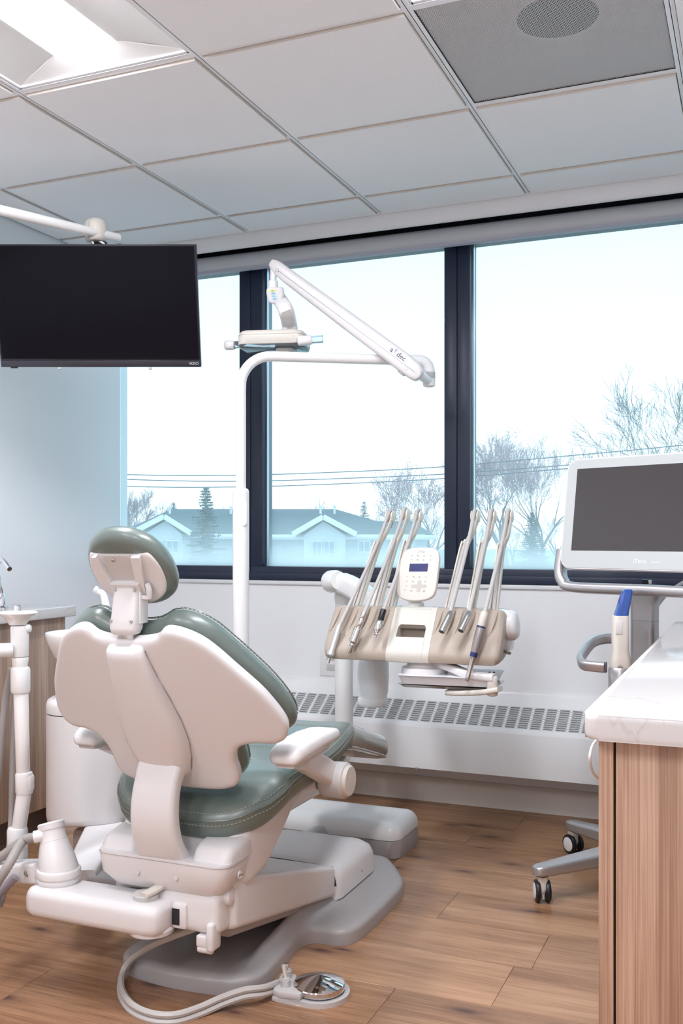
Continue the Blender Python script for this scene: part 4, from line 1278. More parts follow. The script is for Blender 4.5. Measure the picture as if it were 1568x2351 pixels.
# control panel on its stalk
kb = PY(960, 1318, 3.08)
kn = Vector((-.12, -1, .36)).normalized()
kx = Vector((1, -.06, 0)); kx = (kx - kn * kx.dot(kn)).normalized()
KP = frame(kb, kx, kn.cross(kx))
kw, kh = .138, .182
KO = smooth_outline([(-kw / 2 + .003, kh / 2 - .028), (-kw / 2 + .022, kh / 2 - .005), (0, kh / 2), (kw / 2 - .022, kh / 2 - .005), (kw / 2 - .003, kh / 2 - .028), (kw / 2, 0), (kw / 2 - .002, -kh / 2 + .03), (kw / 2 - .022, -kh / 2 + .008), (0, -kh / 2), (-kw / 2 + .022, -kh / 2 + .008), (-kw / 2 + .002, -kh / 2 + .03), (-kw / 2, 0)], 4)
kp = put('control_panel', pad(KO, lambda u, v, h: KP @ Vector((u, v, h)), .004, .003, side=.010, step=.02), M_CREAM, unit, angle=50)
put('panel_rear', loft([[KP @ Vector((a, -.03 + b, z)) for a, b in rrect(.09 * s, .10 * s, .03 * s, 5)] for z, s in ((-.008, 1), (-.02, .95), (-.03, .75))]), M_WHITE2, kp, angle=50)
put('display', box((0, .021, .003), (.066, .0275, .0012), M=KP), mat('dark blue display', (0.045, 0.05, 0.15), 0.2), kp, angle=0)
put('display_rim', box((0, .021, .0026), (.070, .0315, .0010), M=KP), M_WHITE, kp, angle=0)
M_KEYP = mat('pale grey print', (0.40, 0.38, 0.36), .5)
put('direction_pad', join(prism(rrect(.054, .011, .004, 3), KP @ Matrix.Translation((.010, -.042, .0029)), 0, .0008), prism(rrect(.013, .040, .004, 3), KP @ Matrix.Translation((.010, -.042, .0029)), 0, .0009)), mat('warm grey keys', (0.52, 0.475, 0.43), .5), kp, angle=0)
put('panel_lettering', join(*logo(.010, KP @ Matrix.Translation((.004, .075, .0032)))), mat('grey print', (0.25, 0.24, 0.23), .5), kp, angle=0)
def glyph(i, x, y):
    M_ = KP @ Matrix.Translation((x, y, .0030))
    j = i % 4
    if j == 0: return join(prism(rrect(.008, .0012, .0005, 2), M_, 0, .0004), prism(rrect(.0012, .005, .0005, 2), M_ @ Matrix.Translation((.002, .002, 0)), 0, .0004))
    if j == 1: return join(prism(rrect(.006, .0045, .001, 2), M_, 0, .0004), prism(circ(.0012, 8), M_ @ Matrix.Translation((.004, -.003, 0)), 0, .0004))
    if j == 2: return join(prism(circ(.0022, 10), M_, 0, .0004), prism(rrect(.008, .001, .0004, 2), M_ @ Matrix.Translation((0, -.0034, 0)), 0, .0004))
    return join(prism(rrect(.009, .0012, .0005, 2), M_ @ Matrix.Rotation(.6, 4, 'Z'), 0, .0004), prism(rrect(.004, .0012, .0005, 2), M_ @ Matrix.Translation((.003, -.002, 0)), 0, .0004))
gi = 0
for row, xs_ in ((.062, (-.030, -.008, .014, .036)), (.048, (-.030, -.008, .014, .036)), (-.010, (-.036, -.014, .008, .030)), (-.026, (-.036, -.014, .030)), (-.041, (-.036,)), (-.057, (-.040, -.016))):
    for x_ in xs_:
        put('key_print', glyph(gi, x_, row), M_KEYP, kp, angle=0); gi += 1
put('key_print', prism(circ(.004, 14), KP @ Matrix.Translation((.030, -.058, .003)), 0, .0004), M_KEYP, kp, angle=0)
put('panel_stalk', join(lathe(PY(956, 1408, 3.09), (0, 0, 1), [(.026, 0), (.026, .012), (.025, .014), (.025, .034), (.02, .037), (.02, .05)], 24), box(tuple(PY(948, 1385, 3.085)), (.022, .03, .03), .004)), M_WHITE2, unit, angle=40)
# underside dome and tray bracket
dm = PY(975, 1522, 3.02)
put('underside_dome', lathe(Vector((dm.x, dm.y, .695)), (0, 0, -1), [(.05, -.02), (.058, 0), (.072, .004), (.074, .022), (.062, .036), (.04, .044), (.01, .046)], 36), M_WHITE, unit, angle=50)
b0, b1, b2 = PY(985, 1518, 3.02), PY(1080, 1550, 2.96), PY(1135, 1556, 2.95)
put('tray_bracket', sweep(spline([b0, (b0 + b1) / 2 + Vector((0, 0, .004)), b1, b2], 5), rrect(.040, .024, .009, 4), scale=None), M_WHITE, unit, angle=50)
hz = PY(1130, 1575, 2.95)
put('tray_holder', join(lathe(Vector((hz.x, hz.y, hz.z - .03)), (0, 0, 1), [(.012, 0), (.0165, .003), (.0165, .022), (.0155, .024), (.0165, .026), (.0165, .055), (.012, .06)], 20), sweep(spline([PY(1148, 1582, 2.95), PY(1110, 1588, 2.955), PY(1060, 1590, 2.97), PY(1030, 1588, 2.98)], 4), rrect(.05, .016, .006, 3))), M_CREAM, unit, angle=50)

# six whip arms with pulleys; each instrument hangs from its own
WH = [  # base px, kink px, pulley px, hang px (hose end), tip px
    ((818, 1397), (866, 1252), (896, 1186), (778, 1440), (753, 1522)),
    ((863, 1400), (905, 1250), (930, 1182), (836, 1408), (801, 1500)),
    ((898, 1400), (934, 1250), (960, 1186), (880, 1402), (860, 1470)),
    ((1030, 1402), (1066, 1254), (1091, 1186), (1032, 1412), (1013, 1452)),
    ((1080, 1408), (1108, 1254), (1129, 1186), (1075, 1412), (1057, 1450)),
    ((1133, 1410), (1150, 1258), (1168, 1186), (1112, 1410), (1072, 1564)),
]
M_WHIP = mat('cream whip arm', (0.78, 0.73, 0.64), 0.38)
for i, (bpx, kpx, tpx, hpx, ipx) in enumerate(WH):
    B, K, T = PY(*bpx, 3.09), PY(*kpx, 3.245), PY(*tpx, 3.31)
    path = spline([B, B + (K - B) * .5, K, K + (T - K) * .35 + Vector((.006, 0, .006)), T], 5)
    w_ = put('whip_arm', join(sweep([p + Vector((.010, 0, 0)) for p in path], rrect(.006, .022, .0025, 2), up=(0, -1, .5)), sweep([p - Vector((.010, 0, 0)) for p in path[:12]], rrect(.006, .022, .0025, 2), up=(0, -1, .5)), sweep([p + Vector((0, .008, 0)) for p in path[:13]], rrect(.024, .006, .0025, 2), up=(0, -1, .5))), M_WHIP, unit, angle=45)
    put('pulley', lathe(T - Vector((.012, 0, 0)), (1, 0, 0), [(.013, -.002), (.0205, 0), (.0205, .003), (.015, .006), (.0135, .012), (.015, .018), (.0205, .021), (.0205, .025), (.012, .027)], 24), M_WHIP, w_, angle=40)

def hose_from(i, H):
    B, K, T = PY(*WH[i][0], 3.07), PY(*WH[i][1], 3.235), PY(*WH[i][2], 3.31)
    Hn = Vector(H)
    mid = T + (Hn - T) * .5 + Vector((.0, -.01, -.01))
    return [B + Vector((0, -.004, .0)), B + (K - B) * .5 + Vector((0, -.006, 0)), K + Vector((.002, -.004, .0)), T + Vector((0, .006, -.030)), T + Vector((0, .018, .004)), T + Vector((0, .004, .021)), T + Vector((0, -.016, .012)), T + (Hn - T) * .2 + Vector((0, -.008, 0)), mid, Hn + (T - Hn).normalized() * .04, Hn]
hr_ = .0058
def instr(i, name, label, cat):
    H, I = PY(*WH[i][3], 2.945), PY(*WH[i][4], 2.905)
    t = thing(name, label, cat, tuple(H), 'instruments hanging on the delivery console')
    return t, H, I, (I - H).normalized(), (I - H).length
t, H, I, d, L = instr(0, 'air_water_syringe', 'leftmost slim grey syringe hanging on the tan console, with a fine nozzle tip', 'dental instrument')
put('hose', tube(hose_from(0, H), hr_, n=10, sub=6), M_HOSE, t)
put('body', lathe(H - d * .006, d, [(.0085, 0), (.0105, .006), (.0105, L * .72), (.013, L * .76), (.013, L * .84), (.009, L * .88), (.005, L * .9)], 20), mat('grey satin body', (0.55, 0.53, 0.52), .3, metal=.4), t, angle=35)
put('nozzle', lathe(H + d * (L * .88), d, [(.006, 0), (.005, .006), (.0045, L * .12)], 14), M_STEEL, t)
t, H, I, d, L = instr(1, 'handpiece_motor', 'second instrument from the left on the tan console, polished steel handpiece motor', 'dental instrument')
put('hose', tube(hose_from(1, H), hr_, n=10, sub=6), M_HOSE, t)
put('connector', lathe(H - d * .004, d, [(.008, 0), (.0095, .004), (.0095, .02), (.0085, .022), (.0095, .024), (.010, L * .34), (.0085, L * .36)], 20), M_STEEL, t, angle=30)
put('motor', lathe(H + d * (L * .35), d, [(.0095, 0), (.014, .004), (.0142, L * .30), (.0150, L * .31), (.0150, L * .37), (.009, L * .39), (.008, L * .40)], 24), M_STEEL, t, angle=30)
put('nose', lathe(H + d * (L * .74), d, [(.009, 0), (.0075, .004), (.0085, .008), (.007, .012), (.0075, L * .22), (.0055, L * .25)], 16), M_STEEL, t, angle=30)
t, H, I, d, L = instr(2, 'handpiece_coupler', 'third instrument from the left, short steel coupler with a black sleeve', 'dental instrument')
put('hose', tube(hose_from(2, H), hr_, n=10, sub=6), M_HOSE, t)
put('sleeve', lathe(H - d * .004, d, [(.0085, 0), (.010, .003), (.010, L * .36), (.009, L * .38)], 20), M_BLACK, t)
put('body', lathe(H + d * (L * .34), d, [(.0095, 0), (.0125, .006), (.0135, L * .12), (.0135, L * .33), (.012, L * .36)], 22), M_STEEL, t, angle=30)
put('nose', lathe(H + d * (L * .69), d, [(.009, 0), (.0085, .005), (.0065, .008), (.0075, .012), (.005, L * .18), (.004, L * .22)], 16), M_CHROME, t, angle=30)
for i, lb in ((3, 'pale hose with a plain steel end, leftmost on the right tan face'), (4, 'pale hose with a plain steel end, middle one on the right tan face')):
    t, H, I, d, L = instr(i, 'instrument_hose', lb, 'dental instrument')
    put('hose', tube(hose_from(i, H), .0066, n=10, sub=6), M_HOSE, t)
    put('steel_end', lathe(H - d * .012, d, [(.0075, 0), (.009, .003), (.0105, L * .35), (.0105, L * .8), (.0110, L * 1.15), (.009, L * 1.15), (.0085, L * 1.05)], 22), M_STEEL, t, angle=30)
    put('bore', lathe(H + d * (L * 1.13 - .012), d, [(.0088, 0), (.0088, .0008)], 16), M_BLACK, t)
t, H, I, d, L = instr(5, 'ultrasonic_scaler', 'long grey and blue scaler handpiece, rightmost on the tan console', 'dental instrument')
put('hose', tube(hose_from(5, H), .0066, n=10, sub=6), M_HOSE, t)
put('cuff', lathe(H - d * .008, d, [(.0095, 0), (.012, .006), (.013, L * .20), (.012, L * .22)], 20), M_CREAM, t)
put('handle', lathe(H + d * (L * .19), d, [(.0125, 0), (.0135, .004), (.0140, L * .15), (.0125, L * .32), (.0112, L * .40)], 24), mat('grey satin handle', (0.33, 0.30, 0.29), .3, metal=.5), t)
put('blue_ring', join(lathe(H + d * (L * .18), d, [(.0128, 0), (.0142, .002), (.0142, .004), (.013, .006)], 20), lathe(H + d * (L * .57), d, [(.0115, 0), (.0118, .004), (.0110, L * .07)], 20)), mat('dark blue band', (0.02, 0.03, 0.14), .3), t)
put('tip_guard', lathe(H + d * (L * .63), d, [(.0108, 0), (.0085, L * .05), (.0075, L * .28), (.0078, L * .34), (.006, L * .37), (.001, L * .375)], 20), M_STEEL, t)

# trays on the bracket
tc = PY(1035, 1556, 3.03)
def tray(z, w, dpt, h, mt, label, name, rot):
    M_ = Matrix.Translation((tc.x, tc.y + .01, z)) @ Matrix.Rotation(rot, 4, 'Z')
    t = thing(name, label, 'tray', (tc.x, tc.y, z), 'trays on the unit bracket')
    o1, o2 = rrect(w, dpt, .02, 4), rrect(w - .022, dpt - .022, .016, 4)
    put('dish', loft([[M_ @ Vector((a, b, h)) for a, b in rrect(w + .006, dpt + .006, .022, 4)], [M_ @ Vector((a, b, h - .001)) for a, b in o1], [M_ @ Vector((a, b, 0)) for a, b in o2], [M_ @ Vector((a, b, .0015)) for a, b in rrect(w - .026, dpt - .026, .015, 4)], [M_ @ Vector((a, b, h + .0006)) for a, b in rrect(w - .003, dpt - .003, .02, 4)], [M_ @ Vector((a, b, h + .001)) for a, b in rrect(w + .006, dpt + .006, .022, 4)]]), mt, t, angle=40)
    return M_, t
zt_ = PY(1000, 1583, 2.93).z
tray(zt_ - .001, .30, .19, .010, M_STEEL, 'shallow steel tray held under the white plastic tray', 'steel_tray', .05)
TMx, _ = tray(zt_ + .012, .30, .22, .026, mat('white plastic tray', (.80, .80, .84), .25), 'white plastic instrument tray under the tan console', 'plastic_tray', .10)
nap = []
for i in range(9):
    for j in range(7):
        u, v = i / 8, j / 6
        nap.append(TMx @ Vector((-.03 + .155 * u + .01 * v, -.05 + .11 * v, .0040 + .004 * math.sin(u * 7 + v * 3) ** 2 + .006 * u)))
nf = [(i * 7 + j, i * 7 + j + 1, (i + 1) * 7 + j + 1, (i + 1) * 7 + j) for i in range(8) for j in range(6)]
tag(put('paper_napkin', join((nap, nf), ([p + Vector((0, 0, .001)) for p in map(Vector, nap)], [f[::-1] for f in nf])), mat('pale blue paper', (.55, .64, .86), .8), fix=False), 'folded pale blue paper napkin lying in the white tray', 'napkin')
for k_, px_ in enumerate((1124, 1134)):
    p = PY(px_, 1547, 3.03)
    put('tray_clip', lathe(p, (0, 0, 1), [(.004, 0), (.0045, .003), (.003, .006), (.0005, .007)], 10), M_BLACK, _)
# water bottle
wb = PD(856, 1620, 3.42)
bot = thing('water_bottle', 'translucent white water bottle hanging behind the tan console', 'bottle', tuple(wb))
put('bottle', lathe(wb, (0, 0, 1), [(.035, 0), (.046, .002), (.049, .010), (.050, .028), (.0485, .033), (.053, .05), (.056, .10), (.055, .145), (.048, .17), (.035, .185), (.030, .20), (.030, .23)], 36), mat('milky plastic', (.86, .90, .94), .25, spec=.5), bot, angle=50)
put('bottle_base', lathe(wb + Vector((0, 0, -.002)), (0, 0, 1), [(.036, 0), (.047, .003), (.0505, .010), (.0512, .029), (.050, .031)], 40), mat('milky plastic base', (.88, .90, .91), .3), bot, angle=50)
put('bottle_cap', lathe(wb + Vector((0, 0, .215)), (0, 0, 1), [(.034, 0), (.036, .003), (.036, .028), (.03, .03)], 24), M_WHITE2, bot)
put('bottle_hanger', sweep([wb + Vector((0, 0, .24)), PD(850, 1450, 3.5), PD(830, 1400, 3.55)], rrect(.03, .02, .006, 3)), M_WHITE2, bot)

# ================================================================== cuspidor
cus = thing('cuspidor', 'white cuspidor column with rinse bowl and spout to the left of the chair', 'cuspidor', (-1.93, 2.55, 0))
CM = Matrix.Translation((-1.905, 2.545, 0)) @ Matrix.Rotation(math.radians(38), 4, 'Z')
co = rrect(.27, .20, .095, 8)
zc0, zc1, zc2 = .235, .565, .612
body = put('column', loft([[CM @ Vector((a * s, b * s, z)) for a, b in co] for z, s in ((zc0, .93), (zc0 + .006, .985), (zc0 + .02, 1), (zc1, 1.0))]), M_WHITE, cus, angle=50)
put('column_cap', loft([[CM @ Vector((a * s, b * s, z)) for a, b in co] for z, s in ((zc1 + .003, 1.0), (zc2 - .02, 1.0), (zc2 - .008, .97), (zc2, .88))]), M_WHITE, cus, angle=50)
put('cap_gap', loft([[CM @ Vector((a * .99, b * .99, z)) for a, b in co] for z in (zc1 - .002, zc1 + .005)]), M_DARK, cus)
sp = CM @ Vector((.118, -.072, 0))
put('seam_line', cyl((sp.x, sp.y, zc0 + .01), (sp.x, sp.y, zc1), .0016, n=6), M_GREYP, body)
put('bowl_neck', lathe((-1.87, 2.56, zc2 - .01), (0, 0, 1), [(.06, 0), (.045, .03), (.04, .10)], 24), M_WHITE2, cus)
bc = PD(205, 1455, 3.05)
put('bowl', lathe(Vector((bc.x, bc.y, .70)), (0, 0, 1), [(.04, 0), (.075, .012), (.105, .04), (.125, .085), (.131, .105), (.130, .112), (.124, .112), (.118, .10), (.095, .05), (.05, .025), (.001, .02)], 40), M_GLOSSW, cus, angle=60)
s0, s1, s2, s3 = PD(246, 1440, 3.05), PD(244, 1395, 3.05), PD(236, 1364, 3.05), PD(222, 1357, 3.05)
put('spout', tube([s0, s1, s2, s3], [.0125, .012, .010, .008], n=14), M_WHITE2, cus)
put('spout_tip', lathe(s3 + Vector((.003, 0, .002)), s3 - s2, [(.009, 0), (.011, .004), (.011, .009), (.007, .011)], 16), M_WHITE2, cus)
# support arm slanting down from the column to the chair base
lg0, lg1 = Vector((-1.86, 2.57, .215)), PD(182, 2020, 2.62)
put('support_arm', sweep([lg0 + Vector((-.02, .05, .02)), lg0, lg1], rrect(.115, .05, .012, 3), up=(0, 0, 1), scale=[(1.1, 1), (1.05, 1), (.75, 1)]), M_WHITE, cus, angle=40)
put('support_base', join(sweep([lg1 + Vector((0, .02, -.01)), Vector((-1.45, 2.35, .12))], rrect(.08, .05, .01, 3)), bx(-1.95, -1.78, 2.50, 2.64, 0, .21, .02)), M_GREY, cus, angle=40)

# ================================================================== assistant's arm: beam, collector, jointed holder
asst = thing('assistant_arm', 'white jointed suction holder arm on a beam at the lower left of the chair', 'dental arm', (-1.5, 2.0, .2))
bm_ = put('beam', loft([[Vector((x_, 1.985 + dy, .218)) + Vector((0, a, b)) for a, b in rrect(w, h, min(.022, h * .45), 6)] for x_, w, h, dy in
   ((-1.650, .06, .034, 0), (-1.646, .085, .05, 0), (-1.638, .105, .064, 0), (-1.62, .118, .071, 0), (-1.45, .12, .072, 0), (-1.30, .12, .072, 0), (-1.278, .112, .067, 0), (-1.268, .098, .058, 0), (-1.264, .07, .04, 0))]), M_WHITE, asst, angle=50)
put('beam_boss', lathe((-1.315, 1.985, .175), (0, 0, 1), [(.03, 0), (.052, .004), (.054, .014), (.05, .02)], 28), M_WHITE, bm_)
put('clamp_plate', join(lathe((-1.33, 1.985, .254), (0, 0, 1), [(.030, 0), (.031, .002), (.031, .010), (.029, .012), (.008, .012)], 28), lathe((-1.328, 1.985, .265), (0, 0, 1), [(.007, 0), (.007, .003), (.004, .003), (.0035, .001)], 14)), M_GREYP, asst)
put('clamp_lever', sweep(spline([(-1.318, 1.958, .270), (-1.306, 1.99, .276), (-1.293, 2.03, .288), (-1.280, 2.075, .297)], 4), rrect(.026, .011, .004, 3)), M_CREAM, asst, angle=50)
put('clamp_bracket', join(bx(-1.265, -1.225, 1.99, 2.04, .19, .25, .008)), M_WHITE, asst, angle=40)
put('bracket_slot', bx(-1.262, -1.242, 1.9895, 1.9905, .20, .238, .0), M_DARK, asst)
# solids collector, leaning to the left
cb = Vector((-1.595, 2.0, .256))
put('collector_foot', lathe(cb, (0, 0, 1), [(.050, -.004), (.053, 0), (.0535, .006), (.050, .009), (.050, .012), (.0535, .014), (.0535, .028), (.051, .031), (.047, .032)], 36), M_WHITE, asst, angle=40)
cdir = Vector((-.30, .10, 1)).normalized()
put('collector', lathe(cb + Vector((0, 0, .022)), cdir, [(.049, -.01), (.0485, .010), (.045, .030), (.039, .055), (.033, .075), (.0335, .0755), (.0325, .078), (.031, .102), (.0325, .1035), (.0325, .117), (.029, .120), (.001, .121)], 36), M_WHITE, asst, angle=40)
hsp = cb + Vector((0, 0, .022)) + cdir * .092
put('hose_port', tube([hsp + Vector((-.01, -.02, 0)), hsp + Vector((-.03, -.032, -.004))], .015, n=16, sub=1), M_WHITE2, asst)
M_VHOSE = mat('grey ribbed hose', (.36, .335, .32), .45)
def ribbed(pts, r, sub=14):
    P = spline(pts, sub)
    return sweep(P, circ(r, 12), scale=[1.0 if i % 2 else .90 for i in range(len(P))])
h0 = hsp + Vector((-.028, -.031, -.004))
put('vacuum_hose', ribbed([h0, h0 + Vector((-.03, -.012, -.012)), PD(20, 1985, 2.40), PD(-20, 2050, 2.40), PD(-60, 2140, 2.42)], .0125, 16), M_VHOSE, asst, angle=70)
AD = 2.56
put('vacuum_hose', ribbed([PD(45, 1935, 2.5), PD(10, 1962, 2.5), PD(-30, 1990, 2.5)], .0125, 16), M_VHOSE, asst, angle=70)
put('vacuum_hose', ribbed([PD(28, 1535, 2.60), PD(14, 1600, 2.62), PD(4, 1690, 2.62), PD(-6, 1780, 2.62), PD(-25, 1900, 2.62)], .010, 40), M_VHOSE, asst, angle=70)
put('vacuum_hose', ribbed([PD(36, 1560, 2.62), PD(30, 1680, 2.64), PD(27, 1800, 2.64), PD(24, 1900, 2.62), PD(12, 2030, 2.5), PD(0, 2080, 2.46)], .0075, 50), M_VHOSE, asst, angle=70)
put('cable', tube([PD(35, 2013, 2.45), PD(10, 2040, 2.45), PD(-30, 2085, 2.45)], .011, n=10), mat('mauve grey cable', (.33, .30, .34), .4), asst)
k1 = PD(38, 1985, AD)
put('arm_bracket', join(sweep([PD(100, 2000, 2.47), PD(60, 2000, 2.50), PD(-10, 2005, 2.52)], rrect(.06, .05, .008, 3))), M_WHITE, asst)
screw('bracket_bolt', PD(64, 2004, 2.458), ray(64, 2004) * -1, .0095, asst, mat('dark steel bolt', (.22, .19, .17), .3, metal=.9))
def vc(px0, py0, px1, py1, r0, r1=None, d=AD, bev=.004, n=28):
    return cyl(PD(px0, py0, d), PD(px1, py1, d), r0, r1, n, bev)
put('lower_collar', join(vc(40, 1985, 40, 1948, .026), vc(40, 1955, 40, 1898, .026, bev=.008)), M_WHITE2, asst, angle=40)
put('lower_tube', vc(42, 1912, 58, 1800, .0185), M_GLOSSW, asst)
put('lower_knuckle', join(vc(56, 1823, 55, 1772, .022, bev=.006), vc(62, 1815, 62, 1778, .018, bev=.006)), M_WHITE2, asst, angle=40)
put('middle_tube', vc(53, 1778, 48, 1588, .0175, .0185), M_GLOSSW, asst)
put('upper_knuckle', vc(47, 1592, 47, 1530, .0245, bev=.008), M_WHITE2, asst, angle=40)
put('neck', join(vc(46, 1538, 46, 1508, .018, .0215), vc(45, 1508, 45, 1436, .0225)), M_WHITE2, asst, angle=40)
put('side_arm', join(cyl(PD(30, 1492, 2.54), PD(-60, 1496, 2.50), .018, n=24, bev=.008), lathe(PD(66, 1443, AD), tR, [(.01, -.01), (.011, 0), (.009, .005), (.002, .007)], 14)), M_WHITE2, asst, angle=40)
put('funnel_dish', lathe(PD(41, 1434, AD), (0, 0, 1), [(.022, 0), (.0235, .004), (.032, .016), (.046, .026), (.0485, .030), (.047, .033), (.038, .031), (.02, .030), (.001, .030)], 40), M_GLOSSW, asst, angle=50)
put('dish_stud', lathe(PD(41, 1402, AD), (0, 0, 1), [(.009, 0), (.0085, .012), (.006, .014), (.001, .0142)], 16), M_CHROME, asst)

# ================================================================== right-hand cabinet and worktop
RZ = .86
rx0, rx1, ry0, ry1 = -.205, .42, 1.41, 3.0
cab = thing('base_cabinet', 'walnut laminate base cabinet in the right foreground', 'cabinet', ((rx0 + rx1) / 2, (ry0 + ry1) / 2, 0))
put('side_panel', bx(rx0, rx0 + .0195, ry0 - .004, ry1, 0.0, RZ - .036, .001), M_WOODC, cab, loc=None, angle=30)
put('end_panel', bx(rx0 + .0225, rx1, ry0, ry0 + .02, 0.0, RZ - .036, .001), M_WOODC, cab, angle=30)
put('carcass', bx(rx0 + .018, rx1 - .002, ry0 + .015, ry1 - .002, .0, RZ - .04), M_DARK, cab, angle=0)
put('right_panel', bx(rx1 - .02, rx1, ry0 + .021, ry1, 0, RZ - .036, .001), M_WOODC, cab)
def quartz_mat():
    m, t, b = new_mat('veined white quartz')
    N, L = t.nodes, t.links
    tc = N.new('ShaderNodeTexCoord')
    nz = N.new('ShaderNodeTexNoise'); nz.inputs['Scale'].default_value = 3.2; nz.inputs['Detail'].default_value = 8; nz.inputs['Distortion'].default_value = 2.2
    L.new(tc.outputs['Object'], nz.inputs['Vector'])
    r = N.new('ShaderNodeValToRGB')
    e = r.color_ramp.elements
    e[0].position = .46; e[0].color = (.67, .645, .635, 1)
    e[1].position = .56; e[1].color = (.66, .645, .645, 1)
    k = e.new(.505); k.color = (.60, .565, .55, 1)
    k = e.new(.485); k.color = (.665, .64, .63, 1)
    k = e.new(.52); k.color = (.665, .645, .64, 1)
    L.new(nz.outputs['Fac'], r.inputs[0]); L.new(r.outputs[0], b.inputs['Base Color'])
    b.inputs['Roughness'].default_value = .09
    return m
M_VEIN = quartz_mat()
def worktop(name, label, x0, x1, y0, y1, z1, th, r, corner):
    o = rrect(x1 - x0, y1 - y0, corner, 6)
    M_ = Matrix.Translation(((x0 + x1) / 2, (y0 + y1) / 2, 0))
    return tag(put(name, prism(o, M_, z1 - th, z1, r, 4), M_VEIN, angle=50), label, 'worktop')
worktop('quartz_worktop', 'white veined quartz worktop on the walnut cabinet in the right foreground', rx0 - .018, rx1 + .02, ry0 - .03, 3.03, RZ, .035, .008, .022)
# ================================================================== left-hand cabinet, worktop, tap
lx1 = -2.43
lcab = thing('sink_cabinet', 'pale walnut cabinet along the left wall behind the column', 'cabinet', (-2.65, 2.0, 0))
ly1 = 3.085
put('carcass', bx(XL + .003, lx1 - .02, .2, ly1 - .02, .10, .80), M_DARK, lcab, angle=0)
put('end_panel', bx(XL + .003, lx1, ly1 - .02, ly1, .0, .803, .001), M_WOODL, lcab)
yy = ly1 - .022
n = 0
while yy > .3:
    y_ = max(.2, yy - .60)
    put('door', bx(lx1 - .02, lx1, y_ + .0015, yy, .105, .80, .001), M_WOODL, lcab)
    yy = y_ - .0015
put('toe_kick', bx(XL + .003, lx1 - .07, .2, ly1 - .02, 0, .105), mat('dark toe kick', (.13, .09, .07), .6), lcab, angle=0)
put('toe_return', bx(lx1 - .07, lx1 - .001, ly1 - .019, ly1 - .001, 0, .10), M_WOODL, lcab, angle=0)
tag(put('sink_worktop', bx(XL + .003, lx1 + .03, .18, ly1 + .03, .803, .843, .005, 3), M_VEIN), 'white quartz worktop on the pale cabinet along the left wall', 'worktop')
tp = PX(2, 1392, -2.55)
tap = thing('tap', 'chrome tap base on the left wall worktop at the picture edge', 'tap', (tp.x, tp.y, .843))
put('tap_body', lathe((tp.x, tp.y, .843), (0, 0, 1), [(.026, 0), (.026, .004), (.016, .010), (.014, .05), (.012, .055)], 24), M_CHROME, tap)
put('tap_spout', tube([(tp.x - .0, tp.y, .89), (tp.x + .0, tp.y - .02, .99), (tp.x + .05, tp.y - .05, 1.02), (tp.x + .11, tp.y - .08, .99)], .009, n=12), M_CHROME, tap)

# ================================================================== outlet plate
op = PY(752, 1520, YW)
plate = thing('wall_outlet', 'white outlet plate on the wall below the window, left of the post', 'outlet', (op.x, YW, op.z))
M_PL = mat('white plate', (.82, .82, .82), .3)
put('cover_plate', bx(op.x - .035, op.x + .075, YW - .006, YW, op.z - .06, op.z + .06, .003), M_PL, plate)
for s in (-.022, .022):
    put('socket', bx(op.x - .002, op.x + .036, YW - .008, YW - .005, op.z + s - .014, op.z + s + .014, .002), M_GREYP, plate)

# ================================================================== scanner cart
SCx, SCy = -.33, 3.30
cart = thing('scanner_cart', 'silver wheeled scanner cart with a large white-framed monitor behind the worktop', 'scanner', (SCx, SCy, 0))
# monitor plane: left edge far, right edge near, leaning back a little
mt_ = Vector((.917, -.40, 0)).normalized()
mn = Vector((-.40, -.917, .14)).normalized()
mu = mn.cross(mt_).normalized()
if mu.z < 0: mu = -mu
bl = PD(1284, 1306, 3.0)
MW, MH = .54, .335
MM = frame(bl + mt_ * (MW / 2) + mu * (MH / 2), mt_, mu)
mon = put('monitor_case', loft([[MM @ Vector((a, b, z)) for a, b in rrect(MW - d_, MH - d_, .035 - d_ * .3, 6)] for z, d_ in ((-.045, .05), (-.035, .012), (-.02, .0), (-.004, .0), (0, .004))]), M_WHITE, cart, angle=45)
put('front_glass', prism(rrect(MW - .010, MH - .010, .031, 6), MM, 0, .0015), mat('pale grey bezel glass', (.50, .53, .53), .12, coat=.5), mon, angle=30)
put('screen', box((0, .012, .0014), (MW - .075, MH - .088, .0012), M=MM), mat('dark grey screen', (.055, .05, .052), .14, spec=.45), mon, angle=0)
put('brand_lettering', text_mesh('iTero', .018, MM @ Matrix.Translation((-.005, -MH / 2 + .027, .0018))), mat('white print', (.85, .85, .92), .4), mon, angle=0)
put('brand_lettering', text_mesh('element', .0085, MM @ Matrix.Translation((.045, -MH / 2 + .0255, .0018))), mat('white print 2', (.85, .85, .92), .4), mon, angle=0)
# bar under the monitor, rising at the left side
g0 = MM @ Vector((-MW / 2 - .012, -MH / 2 + .06, -.03))
g1 = MM @ Vector((-MW / 2 - .012, -MH / 2 + .0, -.025))
g2 = MM @ Vector((-MW / 2 + .004, -MH / 2 - .035, -.02))
g3 = MM @ Vector((-MW / 2 + .045, -MH / 2 - .052, -.02))
g4 = MM @ Vector((0, -MH / 2 - .052, -.02))
g5 = MM @ Vector((MW / 2 - .045, -MH / 2 - .052, -.02))
g6 = MM @ Vector((MW / 2 - .004, -MH / 2 - .035, -.02))
g7 = MM @ Vector((MW / 2 + .012, -MH / 2 + .0, -.025))
g8 = MM @ Vector((MW / 2 + .012, -MH / 2 + .06, -.03))
put('monitor_bar', sweep(spline([g0, g1, g2, g3, g4, g5, g6, g7, g8], 6), rrect(.030, .044, .013, 5), up=mn), M_SILVER, cart, angle=60)
pc = PD(1480, 1420, 2.97)
zbar = (MM @ Vector((0, -MH / 2 - .052, -.02))).z
rings = []
